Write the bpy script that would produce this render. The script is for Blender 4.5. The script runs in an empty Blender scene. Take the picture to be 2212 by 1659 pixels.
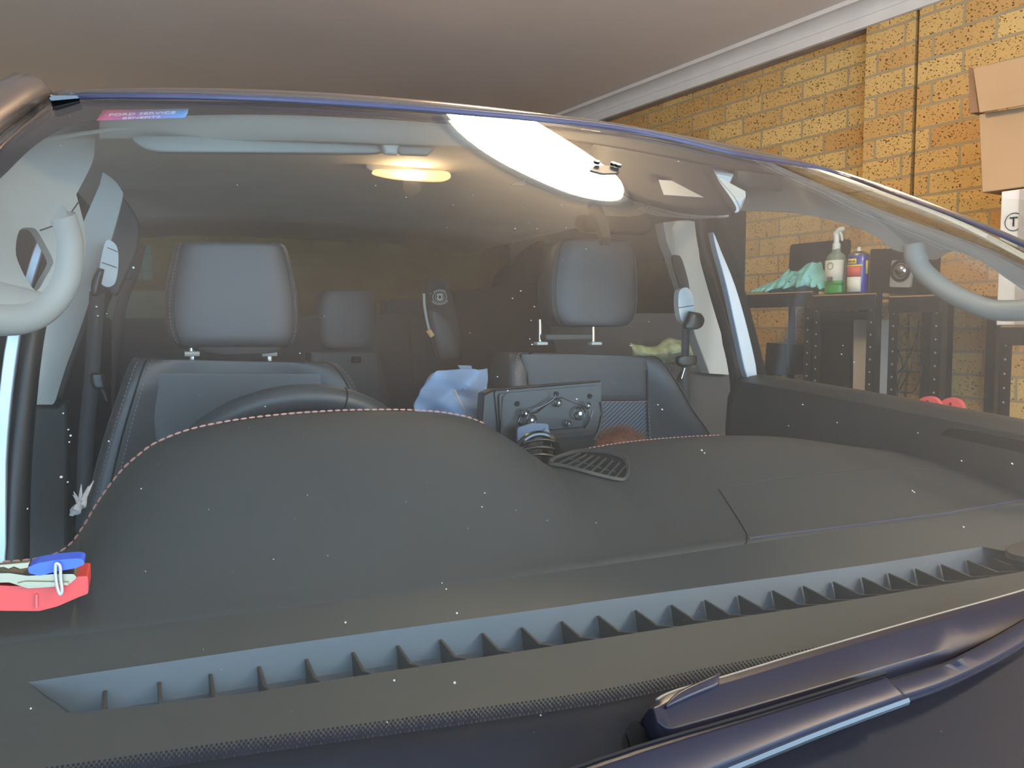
import bpy, bmesh, math, random
from mathutils import Vector, Matrix, noise
from mathutils.bvhtree import BVHTree
from mathutils.geometry import tessellate_polygon
random.seed(7)
PI = math.pi
COL = bpy.context.scene.collection
sc = bpy.context.scene
# ------------------------------------------------------------------ camera
FPX = 1800.0; YAW = math.radians(24); PIT = math.radians(4)
CAM = Vector((0, 0, 1.47))
Fv = Vector((math.sin(YAW)*math.cos(PIT), math.cos(YAW)*math.cos(PIT), -math.sin(PIT)))
Rv = Vector((math.cos(YAW), -math.sin(YAW), 0)); Uv = Rv.cross(Fv)
def ray(px, py): return Fv + Rv*((px-1106)/FPX) + Uv*((829.5-py)/FPX)
def P(px, py, y):
    d = ray(px, py); return CAM + d*((y-CAM.y)/d.y)
def PX(px, py, x):
    d = ray(px, py); return CAM + d*((x-CAM.x)/d.x)
def PZ(px, py, z):
    d = ray(px, py); return CAM + d*((z-CAM.z)/d.z)
GA = math.radians(6.9)
GN = Vector((math.cos(GA), math.sin(GA), 0)); GD = Vector((-math.sin(GA), math.cos(GA), 0))
def G(a, b, z): return GN*a + GD*b + Vector((0, 0, z))
def PG(px, py, a):
    d = ray(px, py); return CAM + d*((a-CAM.dot(GN))/d.dot(GN))
def PB(px, py, b):
    d = ray(px, py); return CAM + d*((b-CAM.dot(GD))/d.dot(GD))
cd = bpy.data.cameras.new('camera'); cam = bpy.data.objects.new('camera', cd); COL.objects.link(cam)
cd.sensor_width = 36; cd.lens = FPX/2212*36; cd.clip_start = .02
M = Matrix((Rv, Uv, -Fv)).transposed().to_4x4(); M.translation = CAM; cam.matrix_world = M
sc.camera = cam
# ------------------------------------------------------------------ materials
def nt(name):
    m = bpy.data.materials.new(name); m.use_nodes = True
    return m, m.node_tree.nodes, m.node_tree.links, m.node_tree.nodes['Principled BSDF']
def mat(name, c, rough=.5, metal=0, bs=0, bstr=.15, var=.1, vs=8, emit=None, es=1, coat=0, spec=.5, sheen=0):
    m, N, L, b = nt(name)
    b.inputs['Roughness'].default_value = rough; b.inputs['Metallic'].default_value = metal
    b.inputs['Coat Weight'].default_value = coat; b.inputs['Coat Roughness'].default_value = .08
    b.inputs['Specular IOR Level'].default_value = spec
    b.inputs['Sheen Weight'].default_value = sheen
    tc = N.new('ShaderNodeTexCoord')
    n = N.new('ShaderNodeTexNoise'); n.inputs['Scale'].default_value = vs; n.inputs['Detail'].default_value = 4
    L.new(tc.outputs['Object'], n.inputs['Vector'])
    r = N.new('ShaderNodeValToRGB'); L.new(n.outputs['Fac'], r.inputs['Fac'])
    r.color_ramp.elements[0].position = .3; r.color_ramp.elements[1].position = .7
    r.color_ramp.elements[0].color = (*[x*(1-var) for x in c], 1); r.color_ramp.elements[1].color = (*[min(1, x*(1+var)) for x in c], 1)
    L.new(r.outputs['Color'], b.inputs['Base Color'])
    if bs:
        n2 = N.new('ShaderNodeTexNoise'); n2.inputs['Scale'].default_value = bs; n2.inputs['Detail'].default_value = 2
        L.new(tc.outputs['Object'], n2.inputs['Vector'])
        bp = N.new('ShaderNodeBump'); bp.inputs['Strength'].default_value = bstr; bp.inputs['Distance'].default_value = .0004
        L.new(n2.outputs['Fac'], bp.inputs['Height']); L.new(bp.outputs['Normal'], b.inputs['Normal'])
    if emit:
        b.inputs['Emission Color'].default_value = (*emit, 1); b.inputs['Emission Strength'].default_value = es
    return m
def brick_mat(name, tint=1.0):
    m, N, L, b = nt(name)
    tc = N.new('ShaderNodeTexCoord'); sp = N.new('ShaderNodeSeparateXYZ'); cb = N.new('ShaderNodeCombineXYZ')
    L.new(tc.outputs['Object'], sp.inputs[0])
    ad = N.new('ShaderNodeMath'); ad.operation = 'ADD'; L.new(sp.outputs['X'], ad.inputs[0]); L.new(sp.outputs['Y'], ad.inputs[1])
    L.new(ad.outputs[0], cb.inputs['X']); L.new(sp.outputs['Z'], cb.inputs['Y'])
    wn = N.new('ShaderNodeTexNoise'); wn.inputs['Scale'].default_value = 14; L.new(tc.outputs['Object'], wn.inputs['Vector'])
    wm = N.new('ShaderNodeVectorMath'); wm.operation = 'MULTIPLY_ADD'; wm.inputs[1].default_value = (.006, .006, 0)
    L.new(wn.outputs['Color'], wm.inputs[0]); L.new(cb.outputs[0], wm.inputs[2])
    bt = N.new('ShaderNodeTexBrick'); L.new(wm.outputs[0], bt.inputs['Vector'])
    bt.offset = .5; bt.squash = 1
    bt.inputs['Scale'].default_value = 1; bt.inputs['Brick Width'].default_value = .24; bt.inputs['Row Height'].default_value = .086
    bt.inputs['Mortar Size'].default_value = .0055; bt.inputs['Mortar Smooth'].default_value = .15; bt.inputs['Bias'].default_value = 0
    bt.inputs['Color1'].default_value = (.82*tint, .55*tint, .21*tint, 1); bt.inputs['Color2'].default_value = (.64*tint, .35*tint, .12*tint, 1)
    bt.inputs['Mortar'].default_value = (.44*tint, .34*tint, .20*tint, 1)
    # iron spots
    sn = N.new('ShaderNodeTexNoise'); sn.inputs['Scale'].default_value = 105; sn.inputs['Detail'].default_value = 3
    mp = N.new('ShaderNodeMapping'); mp.inputs['Scale'].default_value = (1, 1, 1.5); L.new(tc.outputs['Object'], mp.inputs[0]); L.new(mp.outputs[0], sn.inputs['Vector'])
    sr = N.new('ShaderNodeValToRGB'); sr.color_ramp.elements[0].position = .60; sr.color_ramp.elements[1].position = .66
    L.new(sn.outputs['Fac'], sr.inputs['Fac'])
    mul = N.new('ShaderNodeMath'); mul.operation = 'MULTIPLY'; inv = N.new('ShaderNodeMath'); inv.operation = 'SUBTRACT'; inv.inputs[0].default_value = 1
    L.new(bt.outputs['Fac'], inv.inputs[1]); L.new(sr.outputs['Color'], mul.inputs[0]); L.new(inv.outputs[0], mul.inputs[1])
    mx = N.new('ShaderNodeMixRGB'); mx.inputs['Color2'].default_value = (.13, .045, .015, 1); L.new(mul.outputs[0], mx.inputs['Fac']); L.new(bt.outputs['Color'], mx.inputs['Color1'])
    # soft patches
    pn = N.new('ShaderNodeTexNoise'); pn.inputs['Scale'].default_value = 9; L.new(tc.outputs['Object'], pn.inputs['Vector'])
    pr = N.new('ShaderNodeValToRGB'); pr.color_ramp.elements[0].color = (.85, .85, .85, 1); pr.color_ramp.elements[1].color = (1.1, 1.1, 1.1, 1)
    L.new(pn.outputs['Fac'], pr.inputs['Fac'])
    m2 = N.new('ShaderNodeMixRGB'); m2.blend_type = 'MULTIPLY'; m2.inputs['Fac'].default_value = 1; L.new(mx.outputs[0], m2.inputs['Color1']); L.new(pr.outputs[0], m2.inputs['Color2'])
    L.new(m2.outputs[0], b.inputs['Base Color'])
    b.inputs['Roughness'].default_value = .85; b.inputs['Specular IOR Level'].default_value = .25
    hs = N.new('ShaderNodeMath'); hs.operation = 'SUBTRACT'; L.new(inv.outputs[0], hs.inputs[0]); L.new(mul.outputs[0], hs.inputs[1])
    n3 = N.new('ShaderNodeTexNoise'); n3.inputs['Scale'].default_value = 160; L.new(tc.outputs['Object'], n3.inputs['Vector'])
    h2 = N.new('ShaderNodeMath'); h2.operation = 'MULTIPLY_ADD'; h2.inputs[1].default_value = .35; L.new(n3.outputs['Fac'], h2.inputs[0]); L.new(hs.outputs[0], h2.inputs[2])
    bp = N.new('ShaderNodeBump'); bp.inputs['Strength'].default_value = .55; bp.inputs['Distance'].default_value = .006; L.new(h2.outputs[0], bp.inputs['Height']); L.new(bp.outputs['Normal'], b.inputs['Normal'])
    return m
def glass_mat(name, tint, dust, soft, f0=.045):
    m = bpy.data.materials.new(name); m.use_nodes = True; N, L = m.node_tree.nodes, m.node_tree.links; N.clear()
    out = N.new('ShaderNodeOutputMaterial')
    tr = N.new('ShaderNodeBsdfTransparent'); tr.inputs[0].default_value = (*tint, 1)
    gl = N.new('ShaderNodeBsdfGlossy'); gl.inputs['Roughness'].default_value = .0; gl.inputs[0].default_value = (1, 1, 1, 1)
    g2 = N.new('ShaderNodeBsdfGlossy'); g2.inputs['Roughness'].default_value = .20
    df = N.new('ShaderNodeBsdfDiffuse'); df.inputs[0].default_value = (.62, .60, .55, 1)
    lw = N.new('ShaderNodeLayerWeight'); lw.inputs['Blend'].default_value = .5
    pw = N.new('ShaderNodeMath'); pw.operation = 'POWER'; pw.inputs[1].default_value = 4.2; L.new(lw.outputs['Facing'], pw.inputs[0])
    ma = N.new('ShaderNodeMath'); ma.operation = 'MULTIPLY_ADD'; ma.inputs[1].default_value = .68; ma.inputs[2].default_value = f0; L.new(pw.outputs[0], ma.inputs[0])
    m1 = N.new('ShaderNodeMixShader'); L.new(ma.outputs[0], m1.inputs[0]); L.new(tr.outputs[0], m1.inputs[1]); L.new(gl.outputs[0], m1.inputs[2])
    # dust film
    tc = N.new('ShaderNodeTexCoord'); n = N.new('ShaderNodeTexNoise'); n.inputs['Scale'].default_value = 5; n.inputs['Detail'].default_value = 6
    L.new(tc.outputs['Object'], n.inputs['Vector'])
    r = N.new('ShaderNodeMapRange'); r.inputs['From Min'].default_value = .25; r.inputs['From Max'].default_value = .75; r.inputs['To Min'].default_value = dust*.75; r.inputs['To Max'].default_value = dust*1.25
    L.new(n.outputs['Fac'], r.inputs['Value'])
    m2 = N.new('ShaderNodeMixShader'); L.new(r.outputs[0], m2.inputs[0]); L.new(m1.outputs[0], m2.inputs[1]); L.new(df.outputs[0], m2.inputs[2])
    m3 = N.new('ShaderNodeMixShader'); m3.inputs[0].default_value = soft; L.new(m2.outputs[0], m3.inputs[1]); L.new(g2.outputs[0], m3.inputs[2])
    L.new((m3 if soft else m2).outputs[0], out.inputs[0])
    return m
MT = {}
MT['brick'] = brick_mat('brick')
MT['ceiling'] = mat('ceiling_paint', (.80, .70, .635), .8, bs=60, bstr=.05, var=.03, vs=2)
MT['cornice'] = mat('cornice_paint', (.78, .72, .67), .6, var=.04)
MT['timber'] = mat('timber_underside', (.40, .32, .27), .75, var=.15, vs=10)
MT['plaster'] = mat('plaster', (.55, .5, .45), .8, var=.06)
MT['concrete'] = mat('concrete', (.40, .37, .33), .8, bs=40, var=.15, vs=3)
MT['glass'] = glass_mat('windshield_glass', (.95, .96, .95), .0052, .0018, .011)
MT['sideglass'] = glass_mat('side_glass', (.95, .96, .94), .006, 0, .015)
MT['tintglass'] = glass_mat('tinted_glass', (.37, .45, .42), .010, 0, .012)
MT['dash'] = mat('dash_leather', (.034, .036, .037), .62, bs=700, bstr=.35, var=.06, vs=5)
MT['plastic'] = mat('dark_plastic', (.034, .035, .036), .55, bs=500, bstr=.25, var=.06)
MT['leather'] = mat('seat_leather', (.029, .035, .042), .45, bs=260, bstr=.3, var=.05)
MT['leather2'] = mat('seat_side_leather', (.022, .022, .025), .5, bs=260, bstr=.3, var=.05)
MT['fabric'] = mat('dark_fabric', (.022, .024, .028), .85, bs=400, bstr=.3)
MT['black'] = mat('black_plastic', (.008, .008, .009), .35, bs=300, bstr=.1)
MT['matte'] = mat('matte_black', (.010, .010, .010), .8, spec=.2)
MT['gloss'] = mat('gloss_black', (.006, .006, .008), .12, coat=.6)
MT['rubber'] = mat('rubber', (.016, .016, .018), .45, bs=200, bstr=.1)
MT['wiper'] = mat('wiper_plastic', (.016, .016, .030), .36, bs=120, bstr=.08, spec=.35)
MT['frit'] = mat('black_ceramic', (.004, .004, .012), .6, var=.02, spec=.1)
MT['dashfront'] = mat('dash_front_plastic', (.050, .060, .066), .6, bs=500, bstr=.25, var=.04)
MT['visor'] = mat('visor_vinyl', (.26, .28, .26), .6, var=.03)
MT['edge'] = mat('lining_edge', (.62, .64, .60), .8, bs=500, var=.04)
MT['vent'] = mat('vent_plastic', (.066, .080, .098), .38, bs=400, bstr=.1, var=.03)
MT['trim'] = mat('grey_trim', (.44, .46, .44), .5, bs=600, bstr=.12, var=.03)
MT['lining'] = mat('headliner_cloth', (.55, .56, .52), .9, bs=800, bstr=.2, var=.04)
MT['paint'] = mat('metallic_paint', (.28, .24, .22), .22, metal=.85, coat=.5, var=.03)
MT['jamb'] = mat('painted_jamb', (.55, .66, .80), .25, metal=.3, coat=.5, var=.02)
MT['bonnet'] = mat('bonnet_paint', (.010, .013, .022), .1, metal=.3, coat=.8, var=.05)
MT['mould'] = mat('blue_moulding', (.085, .08, .14), .3, metal=.2, coat=.2)
MT['stitch'] = mat('pink_thread', (.50, .24, .19), .7)
MT['dstitch'] = mat('brown_thread', (.20, .13, .12), .7)
MT['chrome'] = mat('chrome', (.5, .5, .5), .2, metal=1, var=.02)
MT['steel'] = mat('nickel', (.30, .27, .19), .42, metal=1, var=.1)
MT['white'] = mat('white_plastic', (.70, .72, .72), .4, var=.02)
MT['belt'] = mat('belt_webbing', (.03, .03, .033), .7, bs=900, bstr=.4)
MT['card'] = mat('cardboard', (.46, .30, .17), .8, bs=30, bstr=.1, var=.06, vs=4)
MT['cardin'] = mat('cardboard_inside', (.30, .18, .11), .85)
MT['whitebox'] = mat('white_card', (.78, .74, .72), .6, var=.03)
MT['greybox'] = mat('grey_card', (.42, .38, .36), .6)
MT['ink'] = mat('dark_ink', (.02, .012, .02), .6)
MT['red'] = mat('red_plastic', (.50, .035, .025), .35, var=.05)
MT['blue'] = mat('blue_plastic', (.03, .09, .62), .35, var=.05)
MT['redfoam'] = mat('red_foam', (.72, .10, .11), .7, var=.08)
MT['denim'] = mat('denim', (.20, .29, .45), .85, bs=500, bstr=.4, var=.12, vs=14, sheen=.2)
MT['teal'] = mat('teal_cloth', (.22, .56, .58), .95, bs=300, bstr=.6, var=.12, vs=30)
MT['wood'] = mat('shelf_board', (.36, .24, .12), .7, var=.2, vs=12)
MT['shelf'] = mat('black_steel', (.012, .012, .014), .4, var=.1)
MT['green'] = mat('green_liquid', (.03, .30, .06), .3)
MT['clear'] = mat('clear_plastic', (.18, .24, .20), .15)
MT['label'] = mat('paper_label', (.70, .72, .66), .6)
MT['canblue'] = mat('can_blue', (.02, .025, .28), .3, coat=.4)
MT['yellow'] = mat('yellow_ink', (.85, .62, .05), .4)
MT['labelred'] = mat('label_red', (.62, .10, .09), .5)
MT['silver'] = mat('silver_plastic', (.42, .41, .38), .4, metal=.3)
MT['fur'] = mat('brown_fur', (.16, .055, .025), .8, var=.3, vs=40)
MT['paper'] = mat('poster_paper', (.50, .85, .90), .7, var=.35, vs=25)
MT['tanwood'] = mat('tan_plastic', (.75, .48, .22), .5)
MT['lens'] = mat('lamp_lens', (.75, .48, .25), .3, emit=(1, .55, .22), es=1.6)
MT['bulb'] = mat('lamp_bulb', (1, .9, .7), .3, emit=(1, .80, .50), es=45)
MT['garagelamp'] = mat('garage_lamp', (1, .95, .85), .3, emit=(1, .75, .47), es=80)
MT['addedlamp'] = mat('added_lamp_glow', (1, .95, .85), .3, emit=(1, .73, .43), es=185)  # stronger glow for the added lamp out of view
MT['pod'] = mat('white_sensor_pod', (.62, .72, .78), .3)
MT['speck'] = mat('dust_speck', (.34, .33, .31), .9)
MT['splat'] = mat('bug_splat', (.20, .19, .18), .9, var=.25, vs=120)
MT['bracket'] = mat('blue_grey_plastic', (.10, .14, .22), .4)
MT['cord'] = mat('cord', (.01, .01, .01), .5)
# carbon-like ribbed panel
m, N, L, b = nt('ribbed_panel')
tc = N.new('ShaderNodeTexCoord'); mp = N.new('ShaderNodeMapping'); mp.inputs['Rotation'].default_value = (0, math.radians(-52), 0)
wv = N.new('ShaderNodeTexWave'); wv.inputs['Scale'].default_value = 42; L.new(tc.outputs['Object'], mp.inputs[0]); L.new(mp.outputs[0], wv.inputs[0])
r = N.new('ShaderNodeValToRGB'); r.color_ramp.elements[0].color = (.012, .014, .018, 1); r.color_ramp.elements[1].color = (.11, .14, .18, 1); L.new(wv.outputs['Fac'], r.inputs[0]); L.new(r.outputs[0], b.inputs[0])
b.inputs['Roughness'].default_value = .4
MT['ribbed'] = m
# sticker with red -> blue blend
m, N, L, b = nt('sticker_print')
tc = N.new('ShaderNodeTexCoord'); sp = N.new('ShaderNodeSeparateXYZ'); L.new(tc.outputs['Generated'], sp.inputs[0])
r = N.new('ShaderNodeValToRGB'); L.new(sp.outputs['X'], r.inputs[0]); e = r.color_ramp.elements
e[0].position = .05; e[0].color = (.75, .09, .22, 1); e[1].position = .95; e[1].color = (.06, .35, .80, 1); q = e.new(.45); q.color = (.28, .10, .40, 1)
L.new(r.outputs[0], b.inputs[0]); MT['sticker'] = m
# ------------------------------------------------------------------ objects
ORG = {}
def tag(o, label=None, cat=None, group=None, kind=None):
    if label: o['label'] = label
    if cat: o['category'] = cat
    if group: o['group'] = group
    if kind: o['kind'] = kind
    return o
def thing(name, loc, label, cat, group=None):
    o = bpy.data.objects.new(name, None); COL.objects.link(o); o.location = loc; o.empty_display_size = .05
    ORG[o.name] = Vector(loc); return tag(o, label, cat, group)
def mesh(name, V, F, m, parent=None, smooth=True, bev=0, seg=2, sub=0, solid=0, origin=None, auto=35):
    """V in world coordinates; parent = Empty or part of a thing"""
    if parent is not None: org = ORG[parent.name]
    else: org = Vector(origin) if origin is not None else sum((Vector(v) for v in V), Vector())/len(V)
    me = bpy.data.meshes.new(name); me.from_pydata([tuple(Vector(v)-org) for v in V], [], F); me.validate()
    bm = bmesh.new(); bm.from_mesh(me); bmesh.ops.remove_doubles(bm, verts=bm.verts, dist=1e-6); bmesh.ops.recalc_face_normals(bm, faces=bm.faces)
    bm.to_mesh(me); bm.free()
    me.materials.append(MT[m])
    if smooth:
        for p in me.polygons: p.use_smooth = True
        try: me.set_sharp_from_angle(angle=math.radians(auto))
        except Exception: pass
    o = bpy.data.objects.new(name, me); COL.objects.link(o)
    if parent is not None: o.parent = parent
    else: o.location = org
    ORG[o.name] = org
    if solid:
        s = o.modifiers.new('s', 'SOLIDIFY'); s.thickness = solid; s.offset = 0
    if bev:
        s = o.modifiers.new('b', 'BEVEL'); s.width = bev; s.segments = seg; s.limit_method = 'ANGLE'; s.angle_limit = math.radians(40)
    if sub:
        s = o.modifiers.new('u', 'SUBSURF'); s.levels = sub; s.render_levels = sub
    return o
class MB:
    def __init__(s): s.V = []; s.F = []
    def add(s, V, F):
        n = len(s.V); s.V += [Vector(v) for v in V]; s.F += [tuple(i+n for i in f) for f in F]; return s
    def box(s, c, sx, sy, sz, ax=None):
        ax = ax or (Vector((1, 0, 0)), Vector((0, 1, 0)), Vector((0, 0, 1))); c = Vector(c)
        V = [c+ax[0]*i*sx/2+ax[1]*j*sy/2+ax[2]*k*sz/2 for i in (-1, 1) for j in (-1, 1) for k in (-1, 1)]
        return s.add(V, [(0, 1, 3, 2), (4, 6, 7, 5), (0, 4, 5, 1), (2, 3, 7, 6), (0, 2, 6, 4), (1, 5, 7, 3)])
    def tube(s, pts, r, n=10, closed=False, flat=None):
        pts = [Vector(p) for p in pts]; rings = []
        m = len(pts); up = None
        for i, p in enumerate(pts):
            a = pts[(i-1) % m] if closed or i > 0 else pts[i]; b = pts[(i+1) % m] if closed or i < m-1 else pts[i]
            t = (b-a).normalized()
            if up is None:
                up = Vector((0, 0, 1)) if abs(t.z) < .9 else Vector((0, 1, 0))
            u = (up-t*up.dot(t)).normalized(); up = u; v = t.cross(u)
            rr = r[i] if isinstance(r, (list, tuple)) else r
            ru, rv = (rr, rr) if flat is None else (rr, rr*flat)
            rings.append([p+u*math.cos(2*PI*k/n)*ru+v*math.sin(2*PI*k/n)*rv for k in range(n)])
        return s.loft(rings, closed)
    def loft(s, rings, closed=False, caps=True):
        n = len(rings[0]); V = [p for r in rings for p in r]; F = []
        m = len(rings)
        for i in range(m if closed else m-1):
            for k in range(n):
                F.append((i*n+k, i*n+(k+1) % n, ((i+1) % m)*n+(k+1) % n, ((i+1) % m)*n+k))
        if caps and not closed: F += [tuple(range(n)), tuple(reversed(range((m-1)*n, m*n)))]
        return s.add(V, F)
    def prism(s, out, holes, off):
        """out / holes: world-space loops in (about) one plane; off: extrusion vector"""
        loops = [out]+list(holes); flat = [Vector(p) for l in loops for p in l]
        tri = tessellate_polygon([[Vector(p) for p in l] for l in loops]); n = len(flat); off = Vector(off)
        F = [tuple(t) for t in tri]+[tuple(i+n for i in reversed(t)) for t in tri]; k = 0
        for l in loops:
            for i in range(len(l)):
                a, b2 = k+i, k+(i+1) % len(l); F.append((a, b2, b2+n, a+n))
            k += len(l)
        return s.add(flat+[p+off for p in flat], F)
    def grid(s, rows):
        n = len(rows[0]); V = [p for r in rows for p in r]; F = []
        for i in range(len(rows)-1):
            for k in range(n-1): F.append((i*n+k, i*n+k+1, (i+1)*n+k+1, (i+1)*n+k))
        return s.add(V, F)
    def disc(s, c, nrm, r, h=.002, n=14):
        nrm = Vector(nrm).normalized(); a = nrm.orthogonal().normalized(); b = nrm.cross(a); c = Vector(c)
        return s.loft([[c+nrm*z+a*math.cos(2*PI*k/n)*r+b*math.sin(2*PI*k/n)*r for k in range(n)] for z in (0, h)])
    def out(s, name, m, parent=None, **k): return mesh(name, s.V, s.F, m, parent, **k)
def spl(pts, n=8, closed=False):
    """Catmull-Rom through points"""
    pts = [Vector(p) for p in pts]; out = []; m = len(pts)
    for i in range(m if closed else m-1):
        g = (lambda j: pts[j % m]) if closed else (lambda j: pts[max(0, min(m-1, j))])
        p0, p1, p2, p3 = g(i-1), g(i), g(i+1), g(i+2)
        for k in range(n):
            t = k/n; out.append(.5*((2*p1)+(p2-p0)*t+(2*p0-5*p1+4*p2-p3)*t*t+(3*p1-p0-3*p2+p3)*t**3))
    if not closed: out.append(pts[-1])
    return out
def s2(pts, n=8, closed=False): return [(v.x, v.y) for v in spl([(p[0], p[1], 0) for p in pts], n, closed)]
def lerp(a, b, t): return a+(b-a)*t
def itp(tab, x):
    """tab: sorted (x, value)"""
    if x <= tab[0][0]: return tab[0][1]
    for (a, va), (b, vb) in zip(tab, tab[1:]):
        if x <= b:
            t = (x-a)/(b-a); t = t*t*(3-2*t)*.35+t*.65; return va+(vb-va)*t
    return tab[-1][1]
def cushion(rows, y0, tf, tb, nu=24, p=3.0, vfade=.16, prof=None, nv=None):
    """rows: (py_left, xl, py_right, xr) top to bottom, in the plane y=y0; swells tf to the front and tb to the back"""
    nv = nv or 22
    k = [Vector((r[0], r[1], 0)) for r in rows]; k2 = [Vector((r[2], r[3], 0)) for r in rows]
    A = spl(k, 6); B = spl(k2, 6)
    idx = [i*(len(A)-1)/nv for i in range(nv+1)]
    def at(S, f):
        i = min(int(f), len(S)-2); return S[i].lerp(S[i+1], f-i)
    front, back = [], []
    for j, f in enumerate(idx):
        a, b = at(A, f), at(B, f); v = j/nv
        ev = max(0, 1-abs(2*v-1)**(1/vfade*.9))**.5
        rf, rb = [], []
        for i in range(nu+1):
            u = -math.cos(PI*i/nu); s = (u+1)/2
            q = P(lerp(a.y, b.y, s), lerp(a.x, b.x, s), y0)
            e = max(0, 1-abs(u)**p)**(1/p)*ev
            d = tf*e + (prof(u, v)*e if prof else 0)
            rf.append(q+Vector((0, -d, 0))); rb.append(q+Vector((0, tb*e, 0)))
        front.append(rf); back.append(rb)
    mb = MB(); mb.grid(front); mb.grid(back); return mb, front
def dashes(mb, pts, r, dl, gap, lift=Vector((0, 0, 0))):
    """row of short thread stitches along a polyline"""
    pts = [Vector(p)+lift for p in pts]; acc = 0; L = [0]
    for a, b in zip(pts, pts[1:]): L.append(L[-1]+(b-a).length)
    def at(s):
        for i in range(len(L)-1):
            if s <= L[i+1]: return pts[i].lerp(pts[i+1], (s-L[i])/max(1e-9, L[i+1]-L[i]))
        return pts[-1]
    s = 0
    while s+dl < L[-1]:
        mb.tube([at(s), at(s+dl*.5), at(s+dl)], [r*.5, r, r*.5], 5); s += dl+gap
def text(s_, size, o, ux, uy, m, name, parent, depth=.0006, align='CENTER'):
    c = bpy.data.curves.new(name, 'FONT'); c.body = s_; c.size = size; c.extrude = depth; c.align_x = align; c.align_y = 'CENTER'; c.resolution_u = 4
    t = bpy.data.objects.new(name, c); me = bpy.data.meshes.new_from_object(t); bpy.data.objects.remove(t)
    ux = Vector(ux); uy = Vector(uy); n = ux.cross(uy).normalized()
    V = [Vector(o)+ux*v.co.x+uy*v.co.y+n*v.co.z for v in me.vertices]; F = [tuple(p.vertices) for p in me.polygons]
    return mesh(name, V, F, m, parent, smooth=False)
# ================================================================== SETTING
CEIL = 2.79
def gstruct(name, mb, m, **k):
    """structure drawn in garage coordinates a, b, z (its own rotated frame)"""
    V = mb.V; me = bpy.data.meshes.new(name); me.from_pydata([tuple(v) for v in V], [], mb.F)
    bm = bmesh.new(); bm.from_mesh(me); bmesh.ops.recalc_face_normals(bm, faces=bm.faces); bm.to_mesh(me); bm.free()
    me.materials.append(MT[m]); o = bpy.data.objects.new(name, me); COL.objects.link(o); o.rotation_euler = (0, 0, GA); o['kind'] = 'structure'
    if k.get('bev'):
        s = o.modifiers.new('b', 'BEVEL'); s.width = k['bev']; s.segments = 2
    return o
AW, BW, AL, BF = 3.06, 5.65, -2.7, -2.2      # right wall, rear wall, left wall, open front
gstruct('floor', MB().box(((AW+AL)/2, (BW+BF)/2-1, -.05), AW-AL+.4, BW-BF+3, .1), 'concrete')
gstruct('ceiling', MB().box(((AW+AL)/2, (BW+BF)/2, CEIL+.05), AW-AL+.4, BW-BF+.2, .1), 'ceiling')
gstruct('wall_back', MB().box(((AW+AL)/2, BW+.06, CEIL/2), AW-AL+.4, .12, CEIL), 'brick')
gstruct('wall_left', MB().box((AL-.06, (BW+BF)/2, CEIL/2), .12, BW-BF, CEIL), 'plaster')
def bpx(px, py, a=AW):
    v = PG(px, py, a); return v.dot(GD)
b_pil = bpx(1868, 200); b_jnt = bpx(1978, 200)
w = MB(); w.box((AW+.108, (b_pil+BW)/2, CEIL/2), .1, BW-b_pil, CEIL)
w.box((AW+.055, (b_pil+b_jnt)/2+.006, CEIL/2), .11, b_pil-b_jnt-.012, CEIL)
w.box((AW+.055, (b_jnt-.006+BF)/2, CEIL/2), .11, b_jnt-.006-BF, CEIL)
gstruct('wall_right', w, 'brick')
gstruct('trim_1', MB().box((AW+.06, b_jnt, CEIL/2), .06, .02, CEIL), 'matte')
# cornice profile runs along the right wall and the rear wall
def cornice(name, pA, pB, inward):
    mb = MB(); prof = [(0, 0), (.0, -.098), (.018, -.098), (.022, -.058), (.026, -.056)]+[(.026+.062*(1-math.cos(t)), -.054+.038*math.sin(t)) for t in [PI/2*i/6 for i in range(7)]]+[(.098, -.018), (.10, 0)]
    rings = [[Vector(p)+Vector(inward)*q[0]+Vector((0, 0, q[1])) for q in prof] for p in (pA, pB)]
    mb.loft(rings); return gstruct(name, mb, 'cornice')
cornice('trim_2', (AW, BW, CEIL), (AW, BF, CEIL), (-1, 0, 0))
cornice('trim_3', (AL, BW, CEIL), (AW, BW, CEIL), (0, -1, 0))
cornice('trim_4', (AL, BW, CEIL), (AL, BF, CEIL), (1, 0, 0))
zb = PG(1868, 66, AW).z
gstruct('trim_5', MB().box((AW+.029, (b_pil+BW)/2, CEIL-.050), .056, BW-b_pil, .0975), 'timber', bev=.002)
print('ceil geometry', PG(1868, 66, AW).z, PG(2026, 0, AW).z, PG(1826, 0, AW-.1).z)
# garage lamp on the ceiling (gives the warm light and the streak in the glass)
LAMP = Vector((1.10, 1.86, CEIL))
# ================================================================== CAR
car = thing('car', (.6, 1.6, 0), 'dark four-wheel drive seen head-on through its dusty windshield, parked in the garage', 'car')
# ---- windshield surface
def colpts(lst): return spl(lst, 10)
Ledge = colpts([Vector((-.34, .46, 1.13)), P(-420, 900, .72)+Vector((.0, 0, .05)), P(-100, 420, 1.12), P(0, 300, 1.28), P(108, 215, 1.46)])
Cedge = colpts([Vector((.50, .34, 1.14)), Vector((.50, .60, 1.345)), Vector((.49, .86, 1.53)), Vector((.48, 1.08, 1.68)), P(1020, 243, 1.27)])
Redge = colpts([Vector((1.42, .46, 1.14)), P(2500, 760, .66), P(2212, 533, .90), P(1960, 430, 1.14), P(1770, 366, 1.40)])
n_ = len(Cedge); rows = []
for i in range(n_):
    l, c, r_ = Ledge[i], Cedge[i], Redge[i]; row = []
    for k in range(61):
        s = k/30-1
        # quadratic through the three points, a little flatter in the middle
        if s < 0: q = abs(s)**2.1; p = c+(l-c)*abs(s); lin = c+(l-c)*abs(s)
        p = c+((r_-l)/2)*s + ((l+r_)/2-c)*(s*s)
        row.append(p)
    rows.append(row)
GROWS = rows
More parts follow.
